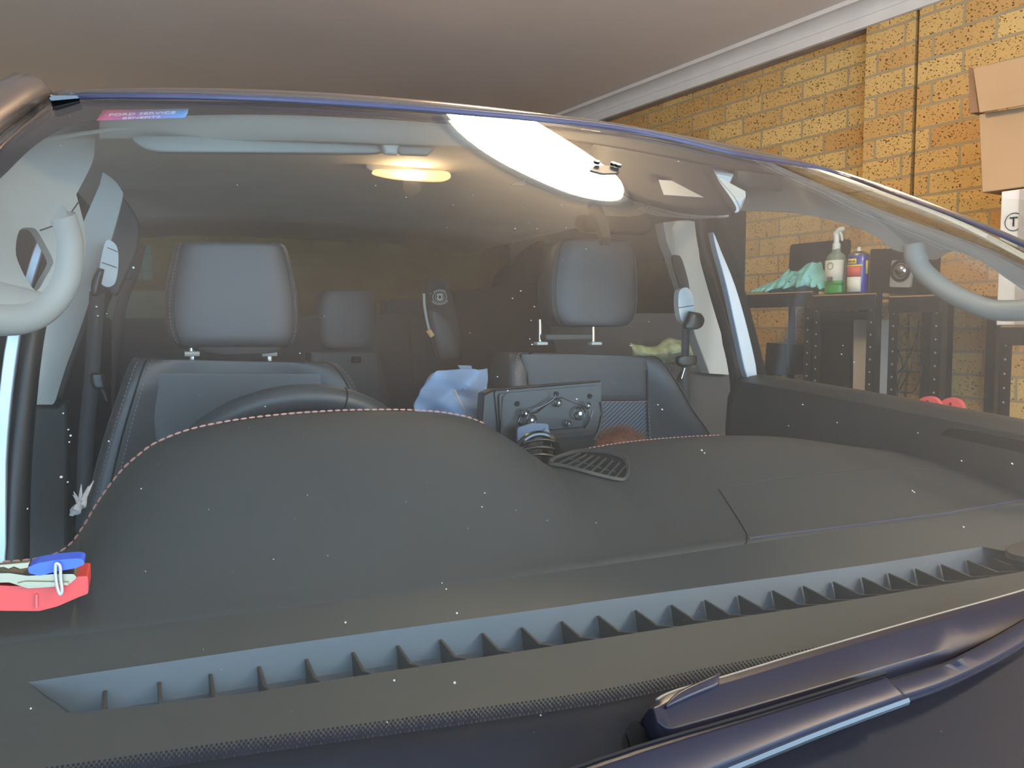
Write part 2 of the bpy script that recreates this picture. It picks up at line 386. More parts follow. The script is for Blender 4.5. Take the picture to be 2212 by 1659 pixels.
gb = MB().grid(rows)
rowsG = rows
def _ext(rs):
    out = [[r[0]*2-r[1]*1-(r[3]-r[2])*k for k in (12, 6, 2)]+list(r)+[r[-1]*2-r[-2]-(r[-4]-r[-3])*k for k in (2, 6, 12)] for r in rs]
    top = [[a+(a-b).normalized()*d for a, b in zip(out[-1], out[-5])] for d in (.02, .06, .2)]
    return out+top
eb = MB().grid(_ext(rows))
bvh = BVHTree.FromPolygons(eb.V, eb.F)
def hit(px, py, off=0.0):
    d = ray(px, py).normalized(); h = bvh.ray_cast(CAM, d)
    if h[0] is None:
        h = bvh.find_nearest(CAM+d*1.1)
    n = h[1]
    if n.dot(CAM-h[0]) < 0: n = -n
    return h[0]+n*off
def hitn(px, py):
    d = ray(px, py).normalized(); h = bvh.ray_cast(CAM, d)
    if h[0] is None: h = bvh.find_nearest(CAM+d*1.1)
    n = h[1]; return n if n.dot(CAM-h[0]) > 0 else -n
p0 = hit(1200, 305); n0 = hitn(1200, 305); d0 = ray(1200, 305).normalized(); rr = d0-2*d0.dot(n0)*n0
print('glass pt', p0, 'n', n0, 'refl', rr, 'ceil hit', p0+rr*((CEIL-p0.z)/rr.z))
for q in ((300, 600), (1100, 700), (1100, 1300), (1900, 450), (2150, 560), (1300, 380), (1000, 250), (700, 300)):
    a = hit(*q); n1 = hitn(*q); d1 = ray(*q).normalized(); r1 = d1-2*d1.dot(n1)*n1; print(q, a, 'refl', r1, 'at ceil', a+r1*((CEIL-a.z)/r1.z) if r1.z > 0 else None)
ws = gb.out('windshield', 'glass', car); md = ws.modifiers.new('s', 'SOLIDIFY'); md.thickness = .005; md.offset = 0
def onglass(px_rows, off, th, name, m, parent, ns=60, **k):
    """strip lying on the glass between two pixel polylines"""
    (A, B) = px_rows; A = s2(A, 10); B = s2(B, 10)
    def at(S, f):
        f *= len(S)-1; i = min(int(f), len(S)-2); t = f-i; return (lerp(S[i][0], S[i+1][0], t), lerp(S[i][1], S[i+1][1], t))
    R_ = []
    for j in range(7):
        row = []
        for i in range(ns+1):
            a, b = at(A, i/ns), at(B, i/ns); row.append(hit(lerp(a[0], b[0], j/6), lerp(a[1], b[1], j/6), off))
        R_.append(row)
    return MB().grid(R_).out(name, m, parent, solid=th, **k)
onglass(([(-500, 1790), (0, 1702), (560, 1619), (1240, 1521), (1526, 1463), (1800, 1408), (2212, 1312), (2500, 1230)], [(-450, 1960), (0, 1900), (560, 1900), (1240, 1900), (1526, 1850), (1900, 1800), (2300, 1700), (2700, 1500)]), -.006, .001, 'frit_band', 'frit', ws)
mb = MB()
edge = s2([(-80, 1713), (0, 1702), (560, 1619), (1240, 1521), (1526, 1463), (1800, 1408), (2212, 1312)], 500)
L_ = 0; prev = None; nxt = 0; cnt = 0
for a, b in zip(edge, edge[1:]):
    L_ += math.hypot(b[0]-a[0], b[1]-a[1])
    stp = 12.0-5*max(0, min(1, a[0]/2200))
    if L_ >= nxt:
        nxt += stp; cnt += 1
        sc_ = stp/12.0
        for r_ in range(5):
            ox = (stp/2 if r_ % 2 else 0); px_, py_ = a[0]+ox, a[1]-4-r_*7.5*sc_-ox*.14
            mb.disc(hit(px_, py_, -.0055), hitn(px_, py_), (.00140-.00015*r_)*(.72+.3*sc_), .0004, 8)
mb.out('frit_dots', 'frit', ws, smooth=False)['kind'] = 'stuff'
top_o = [(-60, 345), (0, 300), (60, 250), (110, 216), (200, 209), (400, 210), (640, 219), (1000, 244), (1340, 279), (1600, 336), (1770, 367), (1960, 431), (2212, 534), (2400, 640)]
top_i = [(-60, 420), (0, 372), (60, 314), (125, 272), (210, 250), (400, 240), (640, 240), (1000, 262), (1320, 310), (1540, 352), (1640, 366), (1760, 388), (1950, 452), (2200, 566), (2390, 672)]
onglass((top_o, top_i), -.006, .001, 'frit_band', 'frit', ws, ns=110)
# sensor patch (dark oval) below the top band
pat = s2([(1290, 300), (1450, 325), (1530, 350), (1560, 390), (1585, 425), (1592, 447), (1560, 456), (1480, 451), (1400, 432), (1335, 405), (1290, 375)], 5, True)
mb = MB(); cpt = (1440, 385); rings = []
for f in (1, .75, .5, .25, .05):
    rings.append([hit(cpt[0]+(x-cpt[0])*f, cpt[1]+(y-cpt[1])*f, -.0065) for x, y in pat])
mb.loft(rings, caps=False); mb.out('sensor_mask', 'frit', ws, solid=.001)
mb = MB()
for x, y in s2([(1290, 383), (1340, 413), (1400, 440), (1480, 459), (1560, 464), (1600, 452), (1590, 420), (1560, 385), (1535, 350)], 16):
    mb.disc(hit(x, y, -.006), hitn(x, y), .0011, .0004, 6)
mb.out('mask_dots', 'frit', ws, smooth=False)['kind'] = 'stuff'
def slab(pxs, off, th, name, m, parent, bev=.0008, label=None):
    pts = [hit(x, y, off) for x, y in pxs]; c = sum(((x, y)[0] for x, y in pxs))/len(pxs), sum(((x, y)[1] for x, y in pxs))/len(pxs)
    o = MB().prism(pts, [], -hitn(*c)*th).out(name, m, parent, bev=bev)
    if label: o['label'] = label
    return o
slab([(1425, 381), (1453, 383), (1523, 419), (1436, 413)], -.0055, .0006, 'camera_window', 'silver', ws, 0)
slab([(1536, 341), (1560, 341), (1592, 358), (1588, 363), (1546, 356)], -.016, .012, 'sensor_pod', 'pod', ws, label='small pale blue plastic pod behind the glass')
slab([(1542, 361), (1560, 363), (1618, 393), (1619, 404), (1612, 411), (1580, 410), (1556, 386)], -.016, .022, 'sensor_pod', 'pod', ws, label='larger pale blue wedge behind the glass')
# mirror mount and hanging stem
slab([(1272, 373), (1284, 362), (1330, 364), (1336, 370), (1332, 379), (1300, 380)], .004, .016, 'mirror_mount', 'plastic', ws, label='small dark clip on the glass')
for x, y in ((1286, 361), (1322, 365), (1332, 368)):
    mb = MB(); mb.disc(hit(x, y, .006), hitn(x, y), .005, .004, 12); mb.out('mount_screw', 'black', ws)
slab([(1290, 378), (1313, 379), (1306, 394), (1281, 392)], -.004, .012, 'mount_foot', 'silver', ws)
slab([(1283, 393), (1306, 394), (1325, 430), (1332, 470), (1312, 470), (1300, 430)], -.03, .012, 'mirror_stem', 'matte', ws)
mb, _ = cushion([(468, 1262, 474, 1392), (466, 1250, 474, 1402), (486, 1246, 492, 1406), (504, 1262, 508, 1390)], 1.36, .012, .02, p=4, vfade=.2); mb.out('mirror_housing', 'matte', car)
# service sticker
st = MB().grid([[hit(lerp(a[0], b[0], k/12), lerp(a[1], b[1], k/12), -.0040) for k in range(13)] for a, b in (((221, 232), (406, 229)), ((214, 243), (404, 239)), ((207, 254), (398, 248)))]).out('service_sticker', 'sticker', ws, solid=.0006)
o_ = hit(312, 247, -.0036); ux = (hit(360, 244, -.0036)-hit(260, 248, -.0036)).normalized(); nn_ = hitn(312, 245); uy = nn_.cross(ux)
text('FORD SERVICE', .0140, hit(306, 240.2, -.0036), ux, uy, 'white', 'sticker_text', ws, .0002)
text('BENEFITS', .0125, hit(304, 248.6, -.0036), ux, uy, 'white', 'sticker_text', ws, .0002)
# specks, splat
mb = MB()
SP = [(1045, 1071, 3), (513, 405, 2), (811, 406, 2.2), (877, 431, 2.4), (1021, 426, 2), (978, 448, 2), (965, 497, 1.6), (1112, 499, 3), (1212, 448, 3), (1112, 1108, 1.5), (1124, 634, 3.5), (1106, 650, 3), (1153, 668, 3), (1146, 698, 2.5), (1148, 750, 4), (1143, 738, 3), (1073, 820, 3), (1095, 850, 4), (1360, 752, 3), (1244, 868, 4), (1265, 543, 2.5), (1215, 566, 2), (1159, 499, 2), (1222, 497, 2), (1141, 486, 1.5), (647, 770, 3), (208, 670, 3.5), (211, 690, 3), (230, 685, 2), (1513, 978, 4), (1519, 984, 3), (1419, 880, 3), (1428, 890, 4), (2077, 1143, 3.5), (1967, 1065, 3), (1971, 1068, 3), (1818, 751, 2.5), (1815, 770, 3), (1842, 787, 3), (1731, 879, 3), (1632, 467, 2.5), (1464, 353, 4), (1305, 424, 4), (1303, 418, 2.5), (1221, 375, 2), (1307, 236, 2), (707, 1206, 2), (590, 1214, 2.5), (1039, 1101, 3), (663, 1076, 2), (572, 885, 2.5), (137, 900, 3), (148, 935, 3), (153, 948, 4), (150, 962, 3), (133, 1037, 5), (147, 1048, 3), (61, 1105, 2.5), (235, 960, 3), (305, 1062, 2.5), (132, 320, 2), (152, 256, 2), (1129, 453, 1.6), (1100, 423, 1.5), (953, 1265, 2.5), (962, 1278, 3), (745, 1350, 4), (985, 1330, 4), (850, 1475, 4), (980, 1480, 5), (69, 1535, 3), (1700, 925, 2), (1805, 918, 2.5), (2073, 1000, 3), (2182, 1006, 4), (1979, 940, 2), (1285, 1135, 2), (1180, 1130, 1.5), (876, 1090, 1.5), (1008, 1147, 1.5), (450, 1107, 1.5), (315, 1240, 2), (1620, 1480, 3), (1165, 1550, 3), (835, 1565, 2.5), (1400, 700, 2), (930, 640, 1.6), (700, 690, 2), (1014, 725, 2)]
for x, y, r_ in SP:
    d = (hit(x, y)-CAM).length; mb.disc(hit(x, y, .003), hitn(x, y), r_*d/FPX*.55, .0004, 8)
for i in range(110):
    x, y = random.uniform(200, 2150), random.uniform(330, 1600); d = (hit(x, y)-CAM).length
    mb.disc(hit(x, y, .003), hitn(x, y), random.uniform(.3, .6)*d/FPX, .0004, 5)
sp_ = mb.out('dust_specks', 'speck', ws, smooth=False); sp_['kind'] = 'stuff'
mb = MB()
for (x0, y0, x1, y1, w0) in ((163, 1112, 172, 1090, 9), (165, 1108, 178, 1085, 8), (172, 1095, 160, 1068, 4), (174, 1092, 176, 1052, 4), (178, 1090, 192, 1056, 5), (180, 1086, 203, 1044, 4), (178, 1100, 188, 1078, 6), (168, 1085, 158, 1075, 3), (160, 1115, 156, 1108, 7)):
    mb.tube([hit(lerp(x0, x1, t), lerp(y0, y1, t), .003) for t in (0, .3, .6, 1)], [w0*.75*.0005*q for q in (1, .9, .6, .15)], 6)
mb.out('bug_splat', 'splat', ws)
# ---- moulding round the glass, roof, outer pillars
mo = s2([(150, 206), (200, 203), (400, 204), (640, 212), (1000, 237), (1340, 272), (1600, 329), (1770, 359), (1960, 422), (2212, 524), (2400, 625)], 10)
MB().tube([hit(x, y+9, .003) for x, y in mo], .0042, 8).out('windshield_moulding', 'mould', car)
MB().tube([hit(x, y+9, .003)+Vector((0, .006, .006)) for x, y in mo], .0035, 8).out('chrome_strip', 'paint', car)
roof = []
for (dz, dy) in ((-.012, .012), (-.002, .012), (.006, .016), (.0125, .028), (.016, .05), (.018, .10), (.026, .5), (.026, 1.2), (.005, 2.2)):
    roof.append([GROWS[-1][k]+Vector((0, dy, dz+(.004 if k in (0, 60) else .006))) for k in range(61)])
MB().grid(roof).out('roof', 'paint', car, solid=.002, auto=60)
# outer pillar, driver side (left of picture) and far side, shutlines
def pillar_out(pts, r, name, m): return MB().tube(pts, r, 12).out(name, m, car)
lp = [Vector(v)+Vector((-.035, .012, .006)) for v in Ledge[::4]]+[Ledge[-1]+Vector((-.03, .03, .008)), Ledge[-1]+Vector((-.03, .4, .02)), Ledge[-1]+Vector((-.02, 1.4, 0))]
pillar_out(lp, .033, 'outer_pillar', 'paint')
rp = [Vector(v)+Vector((.020, .035, -.018)) for v in Redge[::4]]+[Redge[-1]+Vector((.03, .3, .0))]
pillar_out(rp, .022, 'outer_pillar', 'paint')
mb = MB(); mb.prism([P(104, 212, 1.41), P(110, 206, 1.41), P(168, 206, 1.41), P(172, 213, 1.41), P(110, 219, 1.41)], [], (0, .05, 0)); mb.out('roof_clip', 'gloss', car, bev=.001)
# ---- bonnet, cowl
mb = MB(); rows = []
for (y, z) in ((-.75, .96), (-.45, 1.02), (-.2, 1.05), (-.04, 1.065), (.0, 1.055), (.02, 1.03)):
    rows.append([Vector((-.45+1.95*k/20, y+.05*(k/10-1)**2, z-.05*(k/10-1)**2)) for k in range(21)])
mb.grid(rows); mb.out('bonnet', 'bonnet', car, solid=.004)
mb = MB(); rows = []
for (y, z) in ((.0, 1.02), (.10, 1.035), (.22, 1.06), (.40, 1.09), (.50, 1.085)):
    rows.append([Vector((-.42+1.95*k/20, y+.10*(k/10-1)**2, z-.01*(k/10-1)**2)) for k in range(21)])
mb.grid(rows); mb.out('cowl_panel', 'matte', car, solid=.004)
# ---- wiper: blade and arm (lying on the lower glass)
def wpath(pxs, off): return [hit(x, y, off) for x, y in pxs]
def strip_loft(topl, botl, o1, th, name, m, parent, bev=.004, crown=.006):
    T = [hit(x, y, o1) for x, y in topl]; B = [hit(x, y, o1) for x, y in botl]; rings = []
    for i in range(len(T)):
        n = hitn(*topl[i]); t, b = T[i], B[i]; mid = (t+b)/2
        rings.append([t-n*th, t, t.lerp(mid, .4)+n*crown, b.lerp(mid, .4)+n*crown, b, b-n*th])
    return MB().loft(rings).out(name, m, parent, bev=bev, auto=50)
tp = s2([(1383, 1556), (1400, 1540), (1440, 1518), (1540, 1489), (1760, 1422), (2000, 1352), (2212, 1290), (2420, 1215)], 5)
bt_ = s2([(1395, 1600), (1425, 1625), (1470, 1618), (1570, 1590), (1790, 1525), (2020, 1455), (2240, 1392), (2450, 1320)], 5)
wb = strip_loft(tp, bt_, .016, .014, 'wiper_blade', 'wiper', car)
wb['label'] = 'long dark wiper blade lying on the lower glass'
strip_loft(s2([(1408, 1562), (1440, 1530), (1525, 1490)], 5), s2([(1412, 1568), (1450, 1552), (1520, 1523)], 5), .023, .004, 'blade_cap', 'wiper', wb, .001, .002)
MB().tube([hit(x, y-3, .012) for x, y in tp[6:]], .0016, 6).out('blade_edge', 'silver', wb)
strip_loft(s2([(1350, 1590), (1365, 1560), (1385, 1575)], 3), s2([(1370, 1660), (1400, 1640), (1420, 1625)], 3), .003, .002, 'blade_rubber', 'matte', wb, 0, .001)
ap = s2([(1180, 1720), (1364, 1659), (1600, 1590), (1854, 1510)], 6)
ab = s2([(1330, 1790), (1500, 1722), (1720, 1632), (1906, 1562)], 6)
wa = strip_loft(ap, ab, .034, .010, 'wiper_arm', 'wiper', car, crown=.002)
wa['label'] = 'dark wiper arm in front of the blade, bending upward at the right'
ap2 = s2([(1850, 1522), (1960, 1487), (2060, 1440), (2212, 1349), (2400, 1225)], 5)
ab2 = s2([(1904, 1558), (1990, 1528), (2095, 1477), (2212, 1406), (2410, 1280)], 5)
strip_loft(ap2, ab2, .030, .010, 'arm_bar', 'wiper', wa, crown=.0015)
MB().tube([hit(x, y+2, .036) for x, y in ap], .0016, 6).out('arm_edge', 'gloss', wa)
MB().tube([hit(x, y-4, .030) for x, y in ab], .0035, 8).out('arm_edge', 'gloss', wa)
# ---- dashboard
ZD = 1.19
SIL = [(-60, 1222), (0, 1217), (60, 1212), (110, 1203), (150, 1180), (180, 1140), (215, 1082), (260, 1022), (300, 985), (345, 955), (430, 925), (560, 903), (720, 890), (880, 888), (980, 897), (1040, 915), (1100, 950), (1140, 978), (1180, 1002), (1215, 983), (1290, 966), (1400, 951), (1560, 941), (1700, 945), (1850, 965), (1965, 976), (2050, 968), (2212, 962), (2500, 950)]
YS = 1.06
def ys_of(px): return itp([(-60, 1.04), (1040, 1.04), (1180, 1.02), (1250, 1.10), (1500, 1.14), (2500, 1.14)], px)
S3 = [P(x, y, ys_of(x)) for x, y in s2(SIL, 8)]
slot_r = [(30, 1480), (60, 1474), (560, 1400), (1240, 1306), (1900, 1216), (2121, 1181)]
slot_f = [(60, 1520), (160, 1540), (560, 1491), (1240, 1386), (1900, 1284), (2185, 1237)]
def yline(tab):
    q = [PZ(x, y, ZD) for x, y in tab]; return [(v.x, v.y) for v in q]
TR = yline([(60, 1474), (560, 1400), (1240, 1306), (1900, 1216), (2121, 1181)]); TF = yline([(84, 1543), (219, 1531), (337, 1519), (560, 1491), (1240, 1386), (1900, 1284), (2185, 1237)])
print('slot rear', TR, 'front', TF, 'S3 z', [round(v.z, 3) for v in S3[::16]], [round(v.x, 3) for v in S3[::16]])
pad_px = [(-80, 1402), (0, 1392), (560, 1322), (1000, 1264), (1400, 1208), (1560, 1192), (1606, 1172), (1700, 1150), (2212, 1080), (2500, 1040)]
PADL = yline([(0, 1392), (560, 1322), (1000, 1264), (1400, 1208), (1700, 1163), (2212, 1090)])
XL, XR = S3[0].x, S3[-1].x
dash = thing_d = None
yr = lambda X: itp(TR, X); yf = lambda X: itp(TF, X); yp = lambda X: itp(PADL, X)
SX0, SX1 = PZ(60, 1474, ZD).x, PZ(2121, 1181, ZD).x; SXF0 = PZ(150, 1539, ZD).x
# front shelf of the dash (with the long slot), then the stitched pad
mb = MB(); NX = 150
Xs = [lerp(-.30, 1.42, k/NX) for k in range(NX+1)]
Xs = sorted(Xs+[SX0, SX1, SX1+.03])
mb.grid([[Vector((X, .50, ZD-.004)) for X in Xs], [Vector((X, yf(X)-.004, ZD)) for X in Xs], [Vector((X, yf(X), ZD-.001)) for X in Xs]])
mb.grid([[Vector((X, yr(X), ZD)) for X in Xs], [Vector((X, yp(X)+.01, ZD+.001)) for X in Xs]])
mb.grid([[Vector((X, yf(X), ZD-.001)) for X in Xs if X <= SX0], [Vector((X, yr(X), ZD)) for X in Xs if X <= SX0]])
mb.grid([[Vector((X, yf(X), ZD-.001)) for X in Xs if X >= SX1+.03], [Vector((X, yr(X), ZD)) for X in Xs if X >= SX1+.03]])
mb.add([Vector((SX0, yf(SX0), ZD-.001)), Vector((SXF0, yf(SXF0), ZD-.001)), Vector((lerp(SX0, SXF0, .75), lerp(yr(SX0), yf(SX0), .78), ZD-.001)), Vector((SX0, yr(SX0), ZD))], [(0, 1, 2, 3)])
mb.add([Vector((SX1+.03, yf(SX1+.03), ZD-.001)), Vector((SX1+.03, yr(SX1+.03), ZD)), Vector((SX1, yr(SX1), ZD))], [(0, 1, 2)])
dash = mb.out('dashboard', 'dashfront', car, auto=50)
# slot trough
mb = MB(); rows = [[], [], [], []]
Xt = [lerp(SX0, SX1+.03, k/80) for k in range(81)]
for X in Xt:
    a, b = yr(X), yf(X)
    kx = (Xt[-1]-X)/(Xt[-1]-Xt[0]); dX = (SXF0-SX0)*kx
    rows[0].append(Vector((X, a, ZD))); rows[1].append(Vector((X, lerp(a, b, .12), ZD-.029))); rows[2].append(Vector((X, lerp(a, b, .42), ZD-.046))); rows[3].append(Vector((X, b, ZD-.060)))
    rows[1][-1].x += dX*.35; rows[2][-1].x += dX*.8; rows[3][-1].x += dX
mb.grid(rows); mb.grid([[r[0] for r in rows], [Vector((SX0, yr(SX0), ZD)), Vector((lerp(SX0, SXF0, .45), lerp(yr(SX0), yf(SX0), .5), ZD)), Vector((lerp(SX0, SXF0, .75), lerp(yr(SX0), yf(SX0), .78), ZD)), Vector((SXF0, yf(SXF0), ZD))]])
mb.grid([[r[-1] for r in rows], [Vector((SX1+.03, yf(SX1+.03), ZD))]*4])
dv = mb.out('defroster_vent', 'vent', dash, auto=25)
FX = [(230, 1500), (343, 1485), (450, 1470), (553, 1457), (653, 1443), (752, 1430), (847, 1417), (938, 1404), (1027, 1391), (1110, 1379), (1195, 1367), (1272, 1355), (1350, 1343), (1424, 1331), (1494, 1320), (1563, 1309), (1633, 1298), (1696, 1288), (1757, 1278), (1818, 1269), (1873, 1260), (1930, 1251), (1985, 1242), (2040, 1233), (2087, 1226), (2130, 1219)]
for x, y in FX:
    X = PZ(x, y-22, ZD-.02).x; a, b = yr(X), yf(X)
    tipY, tipZ = lerp(a, b, .08), ZD-lerp(.0135, .0105, max(0, min(1, (x-230)/1900)))
    pts = [Vector((X, b, ZD-.002)), Vector((X, lerp(b, tipY, .5), ZD-.0145)), Vector((X, tipY, tipZ)), Vector((X, lerp(a, b, .17), ZD-.038)), Vector((X, lerp(a, b, .34), ZD-.05)), Vector((X, b, ZD-.05))]
    MB().prism([p-Vector((.0016, 0, 0)) for p in pts], [], (.0032, 0, 0)).out('vent_fin', 'plastic', dash, bev=.0007, seg=1)
# pad heightfield
mb = MB(); rows = []
NV = 26
S3s = [v for v in S3]
for j in range(NV+1):
    v = j/NV; row = []
    for s in S3s:
        y0_ = yp(s.x); y_ = lerp(y0_, s.y, v)
        h = s.z-ZD-.004
        k = math.sin(PI/2*v)**1.25 if h > .05 else math.sin(PI/2*v)
        row.append(Vector((s.x, y_, ZD+.004+h*k)))
    rows.append(row)
rows = [[p-Vector((0, .003, .006)) for p in rows[0]]]+rows
rows += [[p+Vector((0, .012, -.010)) for p in rows[-1]], [p+Vector((0, .03, -.09)) for p in rows[-1]], [p+Vector((0, .06, -.35)) for p in rows[-1]]]
pad = mb.grid(rows).out('dash_pad', 'dash', dash, auto=70)
padbvh = BVHTree.FromPolygons(mb.V, mb.F)
def phit(px, py, off=0.0):
    d = ray(px, py).normalized(); h = padbvh.ray_cast(CAM, d)
    if h[0] is None: h = padbvh.find_nearest(CAM+d*1.2)
    n = h[1]
    if n.dot(CAM-h[0]) < 0: n = -n
    return h[0]+n*off
st_ = MB(); dashes(st_, [v for v in S3 if v.x < P(1050, 920, 1.04).x], .0014, .0072, .0022, Vector((0, -.001, .0018)))
st_.out('stitching', 'stitch', dash)['kind'] = 'stuff'
st_ = MB(); dashes(st_, [v for v in S3 if P(1178, 1000, 1.03).x < v.x < P(1570, 941, 1.14).x], .0009, .0055, .0030, Vector((0, -.001, .0012)))
st_.out('stitching', 'stitch', dash)['kind'] = 'stuff'
# airbag panel seams on passenger side
def seam(pxs, r, name, m, par=None, off=.0006): return MB().tube([phit(x, y, off) for x, y in s2(pxs, 8)], r, 6).out(name, m, par or dash)
def padplate(out, name, m, off, th=.002):
    pts = s2(out, 1, True); c = (sum(p[0] for p in out)/len(out), sum(p[1] for p in out)/len(out)); rings = []
    for f in (1.0, .98, .8, .6, .4, .2, .03):
        rings.append([phit(c[0]+(x-c[0])*f, c[1]+(y-c[1])*f, off if f < 1 else -.001) for x, y in s2(out, 14, True)])
    return MB().loft(rings, caps=False).out(name, m, dash, auto=60)
seam([(1552, 1058), (1562, 1072), (1605, 1140), (1614, 1162), (1606, 1178), (1570, 1192), (1500, 1202)], .0008, 'panel_seam', 'matte')
seam([(1550, 1058), (1640, 1040), (1800, 1018), (1950, 1012), (2080, 1022), (2212, 1045)], .0008, 'panel_seam', 'plastic')
seam([(1618, 1163), (1700, 1153), (1900, 1128), (2060, 1106), (2212, 1080), (2350, 1060)], .0010, 'panel_seam', 'mould')
# small vent grille in the middle of the dash
vg = [(1190, 1003), (1225, 988), (1262, 981), (1310, 984), (1345, 997), (1352, 1018), (1345, 1036), (1335, 1038), (1290, 1028), (1230, 1012)]
rim = [(1183, 1006), (1222, 983), (1262, 975), (1315, 977), (1352, 992), (1361, 1016), (1352, 1040), (1330, 1042), (1285, 1032), (1225, 1016)]
MB().loft([[phit(x, y, .0035) for x, y in s2(rim, 6, True)], [phit(x, y, .0065) for x, y in s2([(lerp(a[0], b[0], .5), lerp(a[1], b[1], .5)) for a, b in zip(rim, vg)], 6, True)], [phit(x, y, .003) for x, y in s2(vg, 6, True)]], caps=False).out('vent_rim', 'plastic', dash)
padc = MB(); rings = []
for f in (1, .7, .4, .1): rings.append([phit(1275+(x-1275)*f, 1008+(y-1008)*f, .0012) for x, y in s2(vg, 6, True)])
padc.loft(rings, caps=False); padc.out('vent_grille', 'matte', dash)
sl = MB()
for k in range(8):
    x0, y0 = 1205+k*17.5, 1006+k*4.3; x1, y1 = 1252+k*14.2, 983+k*2.8+max(0, k-4)*2.3
    sl.tube([phit(lerp(x0, x1, t), lerp(y0, y1, t), .003) for t in (0, .5, 1)], .0015, 6)
for k in range(7):
    x0, y0 = 1228+k*15, 994+k*4.3
    sl.tube([phit(x0, y0, .002), phit(x0+12, y0+3, .002)], .001, 5)
sl.out('vent_slats', 'plastic', dash)
# small light sensor at the far right of the dash
MB().prism([PZ(x, y, ZD+.003) for x, y in s2([(2172, 1186), (2212, 1168), (2300, 1160), (2300, 1200), (2212, 1202)], 4, True)], [], (0, 0, -.008)).out('speaker_cap', 'plastic', dash, bev=.002)
MB().disc(PZ(1540, 1310, ZD-.03), (0, 0, 1), .007, .012, 16).out('sun_sensor', 'black', dash)
# ---- steering wheel
sw_c = P(655, 850, 1.20)+Vector((0, .085, -.175)); tilt = math.radians(26)
u1 = Vector((1, 0, 0)); u2 = Vector((0, -math.sin(tilt), math.cos(tilt)))
RW = .188
mb = MB(); pts = [sw_c+u1*math.cos(a)*RW*1.02+u2*math.sin(a)*RW for a in [2*PI*i/72 for i in range(72)]]
mb.tube(pts, .0195, 16, closed=True); sw = mb.out('steering_wheel', 'leather', car)
MB().disc(sw_c+Vector((0, .01, 0)), u1.cross(u2), .07, .03, 28).out('wheel_hub', 'black', sw, bev=.006)
for a in (0, PI, -PI/2):
    q = u1*math.cos(a)+u2*math.sin(a); MB().tube([sw_c+q*.06, sw_c+q*.12, sw_c+q*RW], [.022, .016, .015], 10, flat=.5).out('wheel_spoke', 'black', sw)
a = math.radians(73)
MB().tube([sw_c+u1*math.cos(a)*RW*1.02+u2*math.sin(a)*RW+(u1*math.cos(a)+u2*math.sin(a))*math.cos(t)*.0198+u1.cross(u2)*math.sin(t)*.0198 for t in [2*PI*i/20 for i in range(20)]], .0012, 5, closed=True).out('wheel_seam', 'matte', sw)
# ---- front seats
def headrest(rows, y0, par, m='leather', tf=.05, tb=.05, st=True):
    mb, fr = cushion(rows, y0, tf, tb, p=3.6, vfade=.12); o = mb.out('headrest', m, par)
    if st:
        s = MB()
        for ci in (3, 21): dashes(s, [r[ci] for r in fr[2:-2]], .0007, .004, .0025, Vector((0, -.0008, 0)))
        s.out('headrest_stitching', 'dstitch', par)['kind'] = 'stuff'
        for ci in (4, 20): MB().tube([r[ci]+Vector((0, -.0002, 0)) for r in fr[2:-2]], .0006, 5).out('headrest_seam', 'matte', par)
    return o
# driver seat
ds_rows = [(812, 268, 812, 748), (790, 300, 800, 752), (840, 262, 860, 775), (950, 222, 950, 800), (1100, 185, 1100, 830), (1300, 150, 1300, 860), (1500, 130, 1500, 880)]
def seat_prof(u, v): return .045*max(0, abs(u)-.55)/.45*min(1, v*2.5)-.012*(1-min(1, abs(u)/.55)**2)
def seat(rows, y0, name_lab):
    mb, fr = cushion(rows, y0, .045, .06, nu=36, p=5, vfade=.10, prof=seat_prof, nv=30)
    o = mb.out('front_seat', 'leather', car); o['label'] = name_lab; return o, fr
YD = 1.60
seatD, frD = seat([(778, 300, 782, 705), (776, 285, 790, 730), (830, 262, 840, 762), (950, 222, 960, 800), (1100, 185, 1110, 830), (1300, 150, 1300, 860)], YD, 'driver seat behind the steering wheel')
frDm = frD
def seam3(fr, ci, j0, j1, r, m, par, name='seat_seam', dash_=False):
    s = MB(); pts = [fr[j][ci]+Vector((0, -.0008, 0)) for j in range(j0, j1)]
    if dash_: dashes(s, pts, r, .0045, .003)
    else: s.tube(pts, r, 5)
    o = s.out(name, m, par)
    if dash_: o['kind'] = 'stuff'
seam3(frD, 6, 1, 26, .0016, 'matte', seatD); seam3(frD, 7, 1, 26, .0009, 'dstitch', seatD, 'seat_stitching', True); seam3(frD, 4, 1, 26, .0009, 'dstitch', seatD, 'seat_stitching', True)
seam3(frD, 31, 1, 26, .0016, 'matte', seatD); seam3(frD, 33, 1, 26, .0009, 'dstitch', seatD, 'seat_stitching', True)
# raised centre panel on driver seat back
mb, _ = cushion([(808, 300, 806, 700), (812, 292, 815, 712), (880, 318, 880, 735), (960, 338, 960, 752), (1060, 345, 1060, 770)], YD-.045, .012, .02, p=6, vfade=.08); mb.out('centre_panel', 'leather', seatD)
headrest([(533, 392, 534, 598), (529, 380, 531, 612), (560, 370, 565, 625), (630, 356, 640, 641), (690, 355, 700, 643), (735, 368, 735, 636), (752, 388, 750, 618)], YD+.02, seatD, tf=.055, tb=.05)
for x in (415, 582):
    MB().tube([P(x, 735, YD+.03), P(x, 790, YD+.03)], .005, 10).out('headrest_post', 'chrome', seatD)
    MB().tube([P(x-16, 765, YD-.01), P(x+16, 764, YD-.01)], .0048, 8).out('post_guide', 'silver', seatD)
mb, _ = cushion([(748, 430, 748, 600), (752, 425, 752, 608), (764, 450, 760, 600), (768, 480, 764, 560)], YD-.01, .02, .02); mb.out('headrest_base', 'fabric', seatD)
